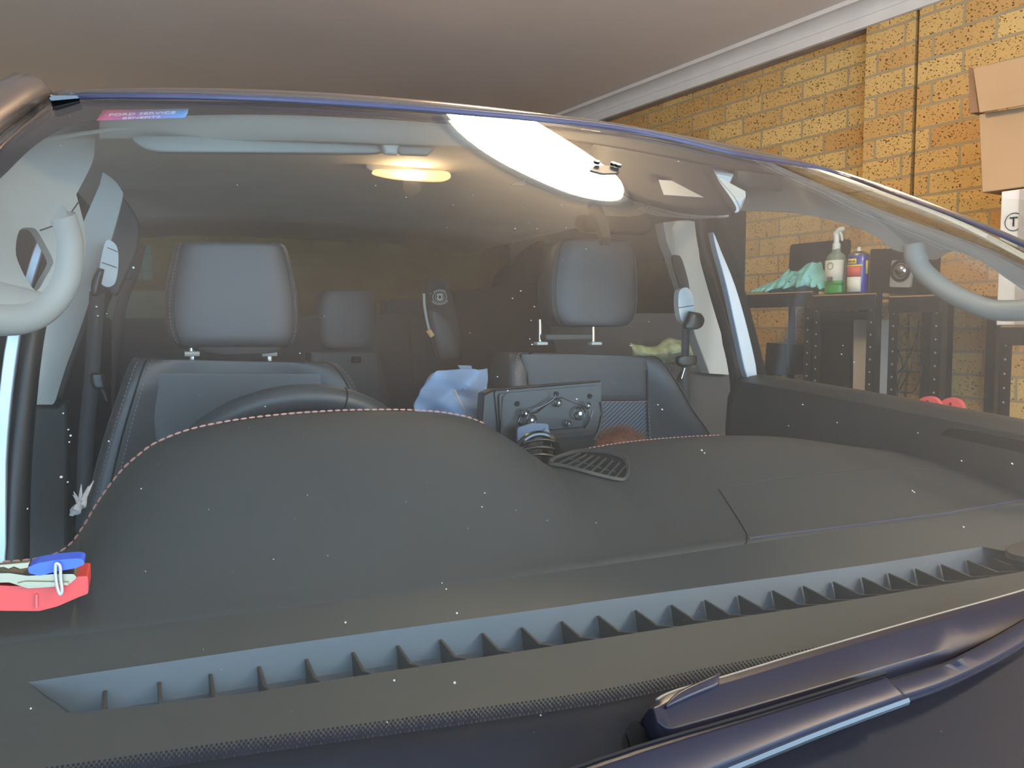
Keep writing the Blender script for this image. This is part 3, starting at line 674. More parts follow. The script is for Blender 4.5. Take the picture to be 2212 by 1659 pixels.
# passenger seat
YPa = 1.66
seatP, frP = seat([(765, 1110, 770, 1385), (762, 1085, 772, 1405), (800, 1072, 800, 1425), (880, 1072, 880, 1472), (950, 1080, 950, 1518), (1100, 1090, 1100, 1570), (1250, 1100, 1250, 1600)], YPa, 'front passenger seat with a ribbed centre panel')
seam3(frP, 5, 1, 26, .0009, 'stitch', seatP, 'seat_stitching', True); seam3(frP, 8, 1, 26, .0016, 'matte', seatP); seam3(frP, 33, 1, 26, .0012, 'dstitch', seatP, 'seat_stitching', True); seam3(frP, 32, 1, 26, .0016, 'matte', seatP)
mb, _ = cushion([(770, 1128, 774, 1375), (768, 1122, 776, 1392), (820, 1130, 820, 1398), (868, 1140, 868, 1398)], YPa-.05, .014, .02, p=6, vfade=.08); mb.out('centre_panel', 'leather', seatP)
mb, _ = cushion([(872, 1150, 866, 1395), (876, 1148, 870, 1398), (930, 1160, 925, 1402), (1010, 1170, 1005, 1408), (1060, 1180, 1055, 1410)], YPa-.05, .012, .02, p=8, vfade=.06); mb.out('ribbed_panel', 'ribbed', seatP)
s = MB(); dashes(s, [P(x, 867-(x-1300)*.0, YPa-.066) for x in range(1290, 1400, 4)], .0009, .004, .002); s.out('seat_stitching', 'stitch', seatP)['kind'] = 'stuff'
MB().tube([P(1397, 800, YPa-.062), P(1398, 870, YPa-.064), P(1402, 1000, YPa-.064)], .0018, 6).out('seat_seam', 'matte', seatP)
headrest([(524, 1205, 526, 1335), (521, 1192, 524, 1348), (545, 1180, 550, 1360), (620, 1170, 625, 1366), (670, 1174, 680, 1362), (700, 1188, 702, 1345), (706, 1210, 706, 1325)], YPa+.02, seatP, tf=.05, tb=.05)
for x in (1166, 1281):
    MB().tube([P(x, 690, YPa+.01), P(x, 738, YPa+.01)], .0045, 10).out('headrest_post', 'chrome', seatP)
MB().box(P(1224, 728, YPa-.01), .118, .03, .013).out('post_bracket', 'plastic', seatP, bev=.002)
for x in (1168, 1285): MB().box(P(x, 742, YPa-.012), .027, .02, .007).out('post_guide', 'trim', seatP, bev=.002)
# ---- rear seat
YR = 2.55
mb, fr = cushion([(700, 250, 690, 870), (695, 240, 685, 880), (800, 235, 800, 890), (950, 230, 950, 900), (1150, 230, 1150, 910)], YR, .05, .1, p=6, vfade=.06)
rs = mb.out('rear_seat', 'fabric', car); rs['label'] = 'rear bench seat behind the driver seat'
mb, _ = cushion([(636, 695, 634, 798), (630, 690, 631, 803), (660, 680, 660, 812), (720, 678, 720, 816), (748, 688, 748, 808), (756, 702, 756, 796)], YR-.02, .04, .04, p=3.4, vfade=.14); mb.out('rear_headrest', 'leather', rs)
mb, _ = cushion([(768, 668, 768, 812), (764, 660, 766, 820), (840, 662, 840, 838), (940, 665, 940, 862), (1000, 668, 1000, 875)], YR-.05, .02, .04, p=6, vfade=.08); mb.out('seat_panel', 'leather2', rs)
mb, _ = cushion([(770, 672, 770, 805), (767, 668, 768, 815), (840, 672, 840, 826), (940, 680, 940, 845)], YR-.07, .012, .02, p=6, vfade=.08); mb.out('seat_panel', 'leather', rs)
MB().box(P(770, 777, YR-.10), .028, .01, .018).out('pull_strap', 'matte', rs, bev=.003)
mb, _ = cushion([(660, 830, 660, 915), (656, 826, 656, 925), (800, 826, 800, 925), (1000, 850, 1000, 940)], YR+.02, .04, .05, p=6, vfade=.06); mb.out('seat_side', 'fabric', rs)
mb, _ = cushion([(690, 905, 690, 1500), (684, 895, 684, 1510), (800, 893, 800, 1520), (1150, 893, 1150, 1530)], YR+.02, .05, .08, p=8, vfade=.06); mb.out('seat_back', 'fabric', rs)
mb, _ = cushion([(655, 835, 655, 912), (652, 830, 652, 918), (665, 830, 665, 918), (680, 834, 680, 912)], YR+.0, .03, .03); mb.out('rear_headrest', 'fabric', rs)
# ---- cabin lining
def vrows(tab): return tab
hl = []
for (y, py0, xl, xr) in ((1.335, 268, -.12, 1.22), (1.38, 285, -.14, 1.24), (1.6, None, -.16, 1.27), (2.2, None, -.17, 1.30), (2.9, None, -.16, 1.30), (3.35, None, -.1, 1.25)):
    row = []
    for k in range(31):
        s = k/15-1; X = lerp(xl, xr, k/30)
        z = {1.335: 1.795, 1.38: 1.80, 1.6: 1.815, 2.2: 1.83, 2.9: 1.83, 3.35: 1.815}[y]-.03*abs(s)**4-.012*s*s
        row.append(Vector((X, y+(.13*s*s if y < 1.5 else 0), z)))
    hl.append(row)
hlr = MB().grid(hl).out('headliner', 'lining', car, solid=.006)
# front strip of the headliner that faces the glass
mb = MB(); rows = []
for (py, y) in ((240, 1.31), (262, 1.325), (300, 1.37), (306, 1.40)):
    row = []
    for k in range(31):
        X = lerp(215, 1560, k/30); yy = py+itp([(215, -6), (640, 0), (1000, 12), (1300, 44), (1560, 88)], X)
        row.append(P(X, yy, y+.12*(k/15-1)**2*.8))
    rows.append(row)
mb.grid(rows).out('headliner_edge', 'edge', car, solid=.004)
# sun visors
mb, _ = cushion([(298, 300, 300, 800), (296, 285, 303, 835), (310, 292, 318, 838), (328, 330, 330, 828), (331, 400, 334, 790)], 1.42, .012, .012, p=5, vfade=.3); vz = mb.out('sun_visor', 'visor', car); vz['label'] = 'light grey sun visor above the driver'
mb, _ = cushion([(300, 858, 302, 925), (298, 852, 302, 934), (318, 850, 320, 938), (336, 866, 338, 922)], 1.42, .012, .012, p=3, vfade=.3); mb.out('visor_end', 'visor', vz)
mb, _ = cushion([(300, 812, 300, 876), (300, 815, 301, 872), (320, 826, 322, 858), (334, 830, 336, 856)], 1.40, .01, .01, p=4, vfade=.2); mb.out('visor_clip', 'trim', vz)
MB().tube([P(790, 322, 1.42), P(880, 327, 1.42)], .004, 8).out('visor_rod', 'trim', vz)
mb, _ = cushion([(372, 1600, 398, 1740), (370, 1590, 396, 1760), (390, 1592, 415, 1765), (402, 1610, 424, 1745)], 1.40, .012, .012, p=4, vfade=.3); v2 = mb.out('sun_visor', 'visor', car); v2['label'] = 'sun visor on the passenger side'
# dome lamp
mb, _ = cushion([(366, 822, 368, 950), (367, 808, 373, 970), (376, 806, 384, 973), (384, 840, 391, 960), (387, 870, 392, 940)], 1.78, .008, .02, p=3, vfade=.3); dl = mb.out('dome_lamp', 'lens', car)
mb, _ = cushion([(370, 872, 371, 908), (371, 866, 372, 914), (382, 866, 383, 914), (389, 875, 389, 906)], 1.768, .006, .006, p=2.5, vfade=.3); mb.out('lamp_bulb', 'bulb', dl)
mb, _ = cushion([(355, 800, 360, 960), (356, 790, 365, 985), (366, 795, 372, 985), (372, 806, 374, 975)], 1.80, .01, .03, p=3, vfade=.3); mb.out('lamp_housing', 'lining', dl)
MB().prism([P(x, y, 1.8) for x, y in ((1112, 393), (1104, 399), (1135, 402), (1135, 388))], [], (0, .01, 0)).out('lamp_switch', 'silver', dl, bev=.001)
# tailgate: rear window opening
mb = MB()
outer = [P(x, y, 3.32) for x, y in ((140, 440), (1640, 440), (1640, 1500), (140, 1500))]
h1 = [P(x, y, 3.32) for x, y in s2([(268, 520), (320, 502), (700, 496), (1040, 502), (1096, 520), (1100, 600), (1086, 700), (700, 706), (262, 704), (250, 620)], 3, True)]
h2 = [P(x, y, 3.32) for x, y in s2([(1370, 590), (1400, 566), (1470, 570), (1486, 640), (1478, 690), (1372, 690)], 3, True)]
mb.prism(outer, [h1, h2], (0, .05, 0)); tg = mb.out('tailgate', 'matte', car, auto=20)
MB().prism([P(x, y, yy) for x, y, yy in ((220, 480, 3.38), (1160, 480, 3.38), (1160, 735, 3.60), (220, 735, 3.60))], [], (0, .004, 0)).out('rear_window', 'tintglass', tg, smooth=False)
MB().prism([P(x, y, yy) for x, y, yy in ((1350, 540, 3.38), (1505, 540, 3.38), (1505, 715, 3.55), (1350, 715, 3.55))], [], (0, .004, 0)).out('quarter_window', 'tintglass', tg, smooth=False)
# cabin floor and far lower sides
MB().box((.6, 2.1, .62), 1.6, 2.7, .04).out('cabin_floor', 'matte', car)
# ---- right (passenger) side
XRt = 1.34
def side(pxs, X, th, name, m, holes=(), bev=.008, par=None, n=5, sm=True):
    f = (lambda l: s2(l, n, True)) if sm else (lambda l: l)
    return MB().prism([PX(x, y, X) for x, y in f(pxs)], [[PX(x, y, X) for x, y in f(h)] for h in holes], (th, 0, 0)).out(name, m, par or car, bev=bev, seg=3, auto=50)
# door panel: lofted shelf + face
rows = []
top = [(1606, 812), (1700, 826), (1850, 852), (2000, 880), (2212, 920), (2500, 975)]
for dx, dz in ((.06, -.004), (.035, .004), (.0, .0), (-.025, -.012), (-.045, -.05), (-.05, -.12), (-.05, -.4)):
    rows.append([PX(x, y, XRt)+Vector((dx, 0, dz)) for x, y in s2(top, 5)])
dr = MB().grid(rows).out('front_door', 'plastic', car, solid=.003); dr['label'] = 'front passenger door with dark top roll'
MB().tube([PX(x, y, XRt-.03) for x, y in s2([(2045, 934), (2075, 933), (2130, 944), (2212, 961), (2300, 980)], 5)], .0018, 6).out('handle_trim', 'chrome', dr)
MB().tube([PX(x, y, XRt-.03) for x, y in s2([(2030, 962), (2045, 952), (2065, 953), (2122, 965)], 5)], .0018, 6).out('handle_trim', 'chrome', dr)
MB().prism([PX(x, y, XRt-.04) for x, y in s2([(2020, 962), (2040, 930), (2075, 926), (2212, 952), (2300, 970), (2300, 1010), (2050, 1000)], 4, True)], [], (.02, 0, 0)).out('handle_recess', 'black', dr, bev=.002)
MB().prism([PX(x, y, XRt+.05) for x, y in ((1540, 430), (2400, 430), (2400, 990), (1600, 830))], [], (.004, 0, 0)).out('side_window', 'sideglass', dr, smooth=False)
# roof rail over the side window
side([(1335, 395), (1560, 345), (1700, 368), (1800, 412), (1900, 478), (1965, 540), (1930, 540), (1880, 504), (1800, 477), (1700, 459), (1565, 455), (1545, 470), (1460, 470), (1380, 455)], 1.24, .03, 'roof_rail', 'lining')
# far pillar trim + grab handle
pr = side([(1560, 343), (1690, 366), (1790, 405), (1880, 455), (1960, 520), (1990, 560), (2040, 540), (2110, 560), (2200, 620), (2320, 700), (2360, 640), (2212, 560), (2060, 480), (1900, 418), (1740, 362)], 1.26, .03, 'windshield_pillar', 'trim'); pr['label'] = 'light grey inner pillar trim on the passenger side'
hp = [PX(x, y, 1.235) for x, y in s2([(1975, 530), (1980, 560), (1998, 590), (2045, 628), (2100, 655), (2150, 670), (2230, 668), (2330, 650)], 6)]
MB().tube(hp, [.019]*8+[.0165]*(len(hp)-8), 14).out('grab_handle', 'trim', pr)
# B pillar passenger
bp_ = MB().prism([P(x, y, 1.80) for x, y in s2([(1432, 480), (1500, 478), (1512, 520), (1535, 590), (1560, 690), (1572, 760), (1582, 810)], 4)]+[P(x, y, 1.80) for x, y in [(1532, 807), (1500, 720), (1480, 640), (1455, 560), (1440, 520)]], [], (0, .04, 0)).out('door_pillar', 'trim', car, bev=.008, seg=3); bp_['label'] = 'light grey centre pillar trim, passenger side'
MB().prism([P(x, y, 1.79) for x, y in s2([(1452, 560), (1462, 551), (1474, 562), (1490, 625), (1474, 630)], 3, True)], [], (0, .004, 0)).out('belt_slot', 'plastic', bp_)
rub = spl([P(1508, 470, 1.72), P(1518, 540, 1.72), P(1548, 650, 1.70), P(1580, 760, 1.68), P(1592, 840, 1.66), P(1594, 940, 1.64), P(1596, 1050, 1.62)], 5)
MB().tube(rub, [.010]*6+[.013]*8+[.017]*(len(rub)-14), 10).out('door_seal', 'rubber', bp_)
MB().prism([P(x, y, 1.62) for x, y in ((1540, 470), (1555, 468), (1590, 560), (1620, 660), (1640, 740), (1658, 812), (1638, 812), (1612, 720), (1580, 610), (1550, 530))], [], (0, .03, 0)).out('door_frame', 'matte', dr, bev=.003)
MB().prism([P(x, y, 1.60) for x, y in s2([(1541, 500), (1560, 545), (1590, 620), (1618, 720), (1636, 811), (1614, 814), (1596, 740), (1570, 620), (1548, 540)], 3, True)], [], (0, .02, 0)).out('painted_jamb', 'jamb', dr, bev=.003)
MB().prism([P(x, y, 1.83) for x, y in ((1480, 800), (1620, 812), (1640, 1200), (1400, 1200), (1440, 900))], [], (0, .03, 0)).out('lower_pillar', 'plastic', bp_, bev=.01)
# seat belt, passenger side
def belt(pts, w_, name, m, par, n=5, side_v=Vector((1, 0, 0))):
    pts = spl(pts, n); mb = MB(); L1 = [p-side_v*w_/2 for p in pts]; L2 = [p+side_v*w_/2 for p in pts]
    mb.grid([L1, L2]); return mb.out(name, m, par, solid=.0018)
by = 1.72
sb = MB().prism([P(x, y, by) for x, y in s2([(1466, 636), (1472, 624), (1486, 622), (1497, 640), (1499, 668), (1494, 690), (1484, 697), (1472, 692), (1466, 665)], 4, True)], [], (0, .02, 0)).out('belt_anchor', 'white', car, bev=.006, seg=3); sb['label'] = 'white belt height adjuster, passenger side'
MB().tube([P(1466, 665, by-.002), P(1498, 660, by-.002)], .0008, 5).out('adjuster_seam', 'plastic', sb)
mb, _ = cushion([(672, 1488, 676, 1512), (690, 1482, 690, 1520), (706, 1476, 704, 1516), (712, 1482, 712, 1504)], by-.02, .012, .012, p=2.6); mb.out('belt_guide', 'black', sb)
bw = belt([P(1482, 705, by-.02), P(1480, 760, by-.03), P(1482, 850, by-.04), P(1486, 950, by-.02), P(1480, 1100, by)], .022, 'belt_webbing', 'belt', sb)
s = MB()
for dx in (-8, -4, 0, 4, 8): s.tube([P(1482+dx, 712, by-.024), P(1480+dx, 765, by-.034)], .0009, 5)
s.out('webbing_rib', 'plastic', sb)
MB().tube([P(1479, 795, by-.05), P(1472, 818, by-.05)], .002, 8).out('belt_tongue', 'chrome', sb)
mb, _ = cushion([(768, 1470, 768, 1500), (772, 1462, 772, 1504), (786, 1462, 786, 1502), (794, 1474, 790, 1492)], by-.04, .012, .012); mb.out('tongue_cap', 'black', sb)
# ---- left (driver) side of picture
YLp = 1.10
lp_out = s2([(0, 372), (60, 314), (125, 272), (211, 250), (206, 300), (200, 350), (165, 420)], 4)+[(172, 445), (181, 480), (186, 520), (184, 560), (172, 610), (150, 652), (112, 688), (70, 708), (20, 716), (-60, 715), (-160, 690), (-200, 560)]
lp_hole = s2([(42, 498), (66, 492), (80, 498), (96, 525), (114, 560), (112, 575), (98, 600), (80, 628), (62, 610), (42, 572), (34, 540)], 3, True)
LY = lambda x: 1.41+.0006*x
pl_ = MB().prism([P(x, y, LY(x)) for x, y in lp_out], [[P(x, y, LY(x)) for x, y in lp_hole]], (-.012, .034, 0)).out('windshield_pillar', 'trim', car, bev=.011, seg=4, auto=60); pl_['label'] = 'light grey inner pillar trim beside the driver, with a grab loop'
hl_ = [P(x, y, LY(x)+.004+(.05 if y < 455 else .0)) for x, y in s2([(118, 440), (140, 500), (146, 545), (138, 600), (112, 648), (62, 684), (-10, 690), (-100, 680)], 6)]
MB().tube(hl_, [.012]*3+[.024]*(len(hl_)-3), 14).out('grab_handle', 'trim', pl_)
MB().tube([P(x, y, LY(x)-.001) for x, y in s2([(86, 498), (120, 485), (150, 462), (170, 436)], 5)], .0012, 5).out('cap_seam', 'plastic', pl_)
# door frame, seal and B pillar
MB().prism([P(x, y, 1.58) for x, y in ((-60, 470), (95, 470), (88, 560), (45, 720), (20, 900), (5, 1100), (0, 1260), (-100, 1260))], [], (0, .02, 0)).out('front_door', 'matte', car, bev=.004)['label'] = 'driver door frame'
jd = MB().prism([P(x, y, 1.545) for x, y in s2([(92, 500), (98, 520), (62, 640), (44, 720), (26, 850), (14, 1000), (10, 1240), (-30, 1240), (-14, 1000), (-2, 850), (16, 720), (48, 620), (72, 540)], 3, True)], [], (0, .02, 0)).out('painted_jamb', 'jamb', car, bev=.003); jd['label'] = 'bright painted jamb beside the driver'
rub = spl([P(112, 500, 1.64), P(86, 620, 1.64), P(62, 740, 1.62), P(46, 880, 1.60), P(34, 1050, 1.58), P(30, 1300, 1.56)], 5)
MB().tube(rub, .022, 12).out('door_seal', 'rubber', car)['label'] = 'black rubber door seal beside the driver'
bl = MB().prism([P(x, y, 1.84) for x, y in s2([(222, 372), (245, 388), (262, 410), (264, 430), (240, 520), (205, 640), (160, 760), (135, 830), (118, 868), (112, 874)], 4)]+[P(x, y, 1.84) for x, y in [(75, 874), (78, 800), (95, 700), (140, 590), (180, 480), (215, 400)]], [], (0, .04, 0)).out('door_pillar', 'trim', car, bev=.010, seg=4); bl['label'] = 'light grey centre pillar trim, driver side'
MB().prism([P(x, y, 1.86) for x, y in ((60, 872), (130, 872), (150, 860), (150, 1300), (40, 1300), (50, 1000))], [], (0, .03, 0)).out('lower_pillar', 'plastic', bl, bev=.01)
side2 = MB().prism([P(x, y, 2.1) for x, y in ((105, 700), (240, 690), (240, 1300), (60, 1300))], [], (0, .03, 0)).out('cabin_side', 'matte', car)
MB().prism([P(x, y, 2.3) for x, y in s2([(230, 400), (262, 420), (300, 480), (296, 540), (270, 600), (250, 640), (225, 600), (225, 480)], 3, True)], [], (0, .03, 0)).out('rear_pillar', 'plastic', car, bev=.006)
by = 1.78
sb = MB().prism([P(x, y, by) for x, y in s2([(228, 522), (240, 520), (252, 532), (256, 555), (254, 590), (248, 612), (236, 620), (222, 616), (214, 600), (218, 560)], 4, True)], [], (0, .022, 0)).out('belt_anchor', 'white', car, bev=.006, seg=3); sb['label'] = 'white belt height adjuster, driver side'
MB().tube([P(232, 535, by-.001), P(254, 544, by-.001)], .0008, 5).out('adjuster_seam', 'plastic', sb)
MB().tube([P(220, 567, by-.001), P(252, 578, by-.001)], .0008, 5).out('adjuster_seam', 'plastic', sb)
mb, _ = cushion([(578, 212, 582, 226), (600, 200, 600, 222), (620, 196, 625, 216), (640, 198, 640, 212)], by-.02, .012, .012, p=2.6); mb.out('belt_guide', 'black', sb)
belt([P(210, 630, by-.02), P(204, 720, by-.03), P(198, 820, by-.05), P(186, 950, by-.08), P(180, 1150, by-.1)], .026, 'belt_webbing', 'belt', sb)
belt([P(206, 630, by-.0), P(180, 710, by-.0), P(150, 790, by-.0), P(128, 860, by-.0)], .010, 'belt_webbing', 'belt', sb)
MB().tube([P(203, 808, by-.06), P(212, 826, by-.06), P(226, 850, by-.06), P(232, 866, by-.06)], .0026, 8).out('belt_tongue', 'chrome', sb)
mb, _ = cushion([(806, 198, 806, 220), (812, 194, 812, 226), (832, 198, 832, 232), (840, 206, 840, 228)], by-.055, .012, .012); mb.out('tongue_cap', 'black', sb)
# rear belt hanging by the rear window
rb = belt([P(303, 530, 2.5), P(285, 600, 2.5), P(262, 660, 2.5), P(240, 800, 2.5), P(232, 950, 2.5)], .03, 'rear_belt', 'belt', car); rb['label'] = 'rear belt hanging beside the rear window'
mb, _ = cushion([(566, 286, 566, 294), (575, 280, 575, 298), (594, 272, 594, 296), (604, 270, 604, 282)], 2.46, .01, .01); mb.out('belt_buckle', 'plastic', rb)
MB().disc(P(288, 578, 2.44), (0, -1, 0), .003, .002).out('buckle_stud', 'chrome', rb)
# ---- round side vent + bracket behind dash belong to dash
vt = P(1158, 985, 1.16); u1 = Vector((1, 0, 0)); u2 = Vector((0, -.2, 1)).normalized()
MB().tube([vt+u1*math.cos(a)*.036+u2*math.sin(a)*.036 for a in [2*PI*i/40 for i in range(40)]], .0055, 10, closed=True).out('round_vent', 'gloss', dash)
for k, z in enumerate((.020, .008, -.004)):
    MB().tube([vt+Vector((0, -.004, 0))+u1*x+u2*(z+.007*(1-(x/.034)**2)) for x in [lerp(-.026, .028, i/8) for i in range(9)]], .0028, 8).out('vent_blade', 'gloss', dash)
# ================================================================== THINGS IN THE CAR
# display unit seen from behind
yu = 1.30
un = thing('display_unit', P(1190, 960, yu), 'black rectangular screen unit seen from behind, clamped above the dash centre', 'screen')
def rrect(px, n=6, r=12):
    """rounded polygon in pixels"""
    out = []
    m_ = len(px)
    for i in range(m_):
        p, a, b = Vector((*px[i], 0)), Vector((*px[i-1], 0)), Vector((*px[(i+1) % m_], 0))
        d1, d2 = (a-p).normalized()*r, (b-p).normalized()*r
        for k in range(n+1):
            t = k/n; q = (p+d1)*(1-t)**2+p*2*t*(1-t)+(p+d2)*t*t; out.append((q.x, q.y))
    return out
MB().prism([P(x, y, yu) for x, y in rrect([(1068, 842), (1300, 824), (1296, 938), (1080, 960)])], [], (0, .032, 0)).out('housing', 'black', un, bev=.004, seg=3)
MB().prism([P(x, y, yu-.005) for x, y in rrect([(1078, 850), (1294, 832), (1288, 930), (1082, 950)], r=9)], [], (0, .006, 0)).out('back_cover', 'black', un, bev=.002)
MB().prism([P(x, y, yu+.004) for x, y in ((1046, 850), (1070, 840), (1078, 960), (1040, 945))], [], (0, .03, 0)).out('side_cover', 'black', un, bev=.003)
MB().tube([P(x, y, yu-.004) for x, y in ((1072, 842), (1180, 833), (1296, 823))], .0022, 8).out('top_edge', 'gloss', un)
MB().tube([P(x, y, yu-.006) for x, y in ((1082, 948), (1084, 900), (1086, 858), (1094, 850))], .0010, 6).out('edge_rib', 'plastic', un)
for x, y in ((1117, 872), (1201, 851), (1274, 856)):
    MB().disc(P(x, y, yu-.0055), (0, -1, 0), .0045, .0015).out('screw_hole', 'matte', un)
MB().prism([P(x, y, yu-.010) for x, y in ((1126, 896), (1160, 890), (1196, 862), (1215, 858), (1232, 866), (1268, 880), (1276, 905), (1262, 924), (1190, 930), (1130, 926), (1120, 912))], [], (0, .008, 0)).out('circuit_plate', 'black', un, bev=.002)
for x, y, r_ in ((1206, 870, .006), (1252, 893, .011), (1148, 907, .009), (1228, 915, .005), (1270, 876, .005), (1135, 893, .006)):
    MB().tube([P(x, y, yu-.0175)+Vector((math.cos(t)*r_, 0, math.sin(t)*r_)) for t in [2*PI*i/20 for i in range(20)]], .0013, 8, closed=True).out('screw_boss', 'gloss', un)
    MB().disc(P(x, y, yu-.016), (0, -1, 0), r_*.28, .003, 12).out('screw', 'chrome', un)
for pts in ([(1150, 885), (1175, 875), (1195, 862), (1200, 852)], [(1262, 925), (1275, 905), (1280, 885)], [(1120, 912), (1128, 895), (1145, 888)]):
    MB().tube([P(x, y, yu-.016) for x, y in s2(pts, 4)], .0013, 6).out('cable', 'gloss', un)
MB().prism([P(x, y, yu-.03) for x, y in rrect([(1118, 924), (1150, 914), (1185, 916), (1185, 952), (1118, 955)], r=6)], [], (0, .006, 0)).out('mount_bracket', 'bracket', un, bev=.001)
MB().disc(P(1178, 933, yu-.032), (0, -1, 0), .0065, .005, 6).out('bracket_bolt', 'chrome', un)
MB().tube([P(1140, 944, yu-.03), P(1150, 975, yu-.04), P(1150, 1010, yu-.06)], .012, 10).out('mount_arm', 'black', un)
MB().prism([P(x, y, yu+.01) for x, y in ((1190, 945), (1290, 936), (1288, 1010), (1180, 1020))], [], (0, .03, 0)).out('dash_bezel', 'black', un, bev=.004)
MB().tube([P(x, y, yu-.002) for x, y in ((1298, 868), (1302, 890), (1296, 925), (1284, 950))], .0022, 8).out('edge_clip', 'plastic', un)
# denim garment between the seats
mb = MB(); rows = []
dl_ = s2([(938, 806), (926, 824), (914, 850), (906, 872), (900, 890), (896, 930)], 8); dr_ = s2([(1054, 798), (1052, 822), (1048, 845), (1042, 880), (1032, 915), (1030, 940)], 8)
for (a, b) in zip(dl_, dr_):
    row = []
    for k in range(49):
        t = k/48; q = P(lerp(a[0], b[0], t), lerp(a[1], b[1], t), 1.42)
        f = noise.noise(Vector((q.x*14+q.z*22, q.z*9-q.x*12, 3)))*.028+.03*math.sin(PI*t)
        f += -.016*abs(math.sin((t*1.3+(a[1]-806)/95)*3.3))-.007*abs(math.sin((t*.8-(a[1]-806)/60)*4))
        row.append(q+Vector((0, -f, 0)))
    rows.append(row)
mb.grid(rows); dn = mb.out('denim_jeans', 'denim', None, solid=.012); tag(dn, 'light blue folded denim jeans heaped between the two front seats', 'clothing')
MB().tube([rows[j][min(48, 6+j)]+Vector((0, -.0065, 0)) for j in range(4, 38)], .0012, 5).out('seam_thread', 'tanwood', dn)
MB().tube([rows[14+max(0, (48-k)//8)][k]+Vector((0, -.0065, 0)) for k in range(28, 49)], .0012, 5).out('seam_thread', 'tanwood', dn)
MB().prism([P(x, y, 1.44) for x, y in ((990, 789), (1018, 790), (1026, 812), (1004, 816))], [], (0, .004, 0)).out('garment_tag', 'bracket', dn)
# child seat
cs = thing('child_seat', P(990, 900, 2.35), 'black child car seat with a round printed badge, strapped to the rear bench', 'child seat')
mb, _ = cushion([(604, 924, 606, 950), (602, 922, 610, 962), (640, 918, 640, 972), (680, 920, 690, 985), (740, 934, 740, 990), (776, 950, 776, 990)], 2.33, .04, .05, p=3, vfade=.15); mb.out('side_wing', 'fabric', cs)
mb, _ = cushion([(674, 926, 678, 945), (672, 924, 680, 952), (700, 926, 706, 975), (750, 938, 750, 985), (776, 948, 776, 984)], 2.29, .02, .03, p=2.6, vfade=.15); mb.out('side_pad', 'leather', cs)
mb, _ = cushion([(640, 970, 622, 1120), (632, 972, 615, 1160), (700, 975, 700, 1180), (780, 990, 780, 1200), (850, 1000, 850, 1200)], 2.42, .04, .06, p=5, vfade=.1); mb.out('seat_shell', 'matte', cs)
mb, _ = cushion([(618, 1080, 560, 1130), (600, 1070, 520, 1170), (650, 1060, 600, 1200), (720, 1060, 700, 1200)], 2.46, .04, .05, p=3, vfade=.15); mb.out('head_pad', 'matte', cs)
MB().tube([P(x, y, 2.285) for x, y in s2([(916, 634), (917, 660), (922, 690), (927, 712)], 4)], .004, 8).out('belt_strap', 'trim', cs)
MB().tube([P(925, 713, 2.28), P(934, 726, 2.28)], .008, 8).out('strap_clip', 'tanwood', cs)
bc = P(950, 642, 2.278); eu, ev = Vector((1, 0, .05)), Vector((0, 0, 1))
for r_, t_ in ((.021, .0011), (.0135, .0009)):
    MB().tube([bc+eu*math.cos(t)*r_+ev*math.sin(t)*r_*.82 for t in [2*PI*i/30 for i in range(30)]], t_, 6, closed=True).out('badge_ring', 'trim', cs)
MB().prism([bc+eu*x*.001+ev*z*.001 for x, z in ((-7, 9), (7, 9), (9, -4), (4, -9), (-4, -9), (-9, -4))], [[bc+eu*x*.001+ev*z*.001 for x, z in ((-4, 5), (4, 5), (4, -4), (-4, -4))]], (0, -.001, 0)).out('badge_emblem', 'trim', cs, smooth=False)
MB().tube([bc+eu*math.cos(t)*.027+ev*(math.sin(t)*.021) for t in [PI*(1.15+.7*i/12) for i in range(13)]], .0012, 5).out('badge_text', 'trim', cs)
MB().tube([bc+eu*math.cos(t)*.027+ev*(math.sin(t)*.021) for t in [PI*(.25+.5*i/12) for i in range(13)]], .0010, 5).out('badge_text', 'trim', cs)
# shaggy brown item on passenger seat
mb = MB(); rows = []
fc = P(1340, 965, 1.50)
for j in range(9):
    t = j/8*PI/2; rows.append([fc+Vector((math.cos(a)*.066*math.cos(t), math.sin(a)*.045*math.cos(t), .034*math.sin(t))) for a in [2*PI*i/20 for i in range(20)]])
mb.loft(rows)
for i in range(900):
    a, t = random.uniform(0, 2*PI), random.uniform(0, PI/2)**.9
    p = fc+Vector((math.cos(a)*.066*math.cos(t), math.sin(a)*.045*math.cos(t), .034*math.sin(t)))
    d = (p-fc)+Vector((random.uniform(-.03, .03), random.uniform(-.02, .02), random.uniform(-.01, .012)))
    q = p+d.normalized()*random.uniform(.008, .02); e_ = Vector((.0006, 0, 0)); mb.add([p-e_, p+e_, q], [(0, 1, 2)])
tag(mb.out('fluffy_cushion', 'fur', None, smooth=False), 'shaggy reddish brown furry item lying on the front passenger seat', 'soft toy')
# crumpled bag in the far rear corner
MT['bag'] = mat('green_white_bag', (.10, .14, .09), .6, var=.6, vs=30)
mb = MB(); rows = []
for j in range(10):
    row = []
    for k in range(22):
        t = k/21; q = P(lerp(1362, 1500, t), lerp(740, 790, j/9)+8*math.sin(t*7), 2.41)
        row.append(q+Vector((0, -.05*math.sin(PI*t)*math.sin(PI*j/9)-noise.noise(q*22)*.03, noise.noise(q*18)*.012)))
    rows.append(row)
tag(mb.grid(rows).out('plastic_bag', 'bag', None, solid=.004), 'crumpled green and white plastic bag behind the front passenger seat', 'bag')
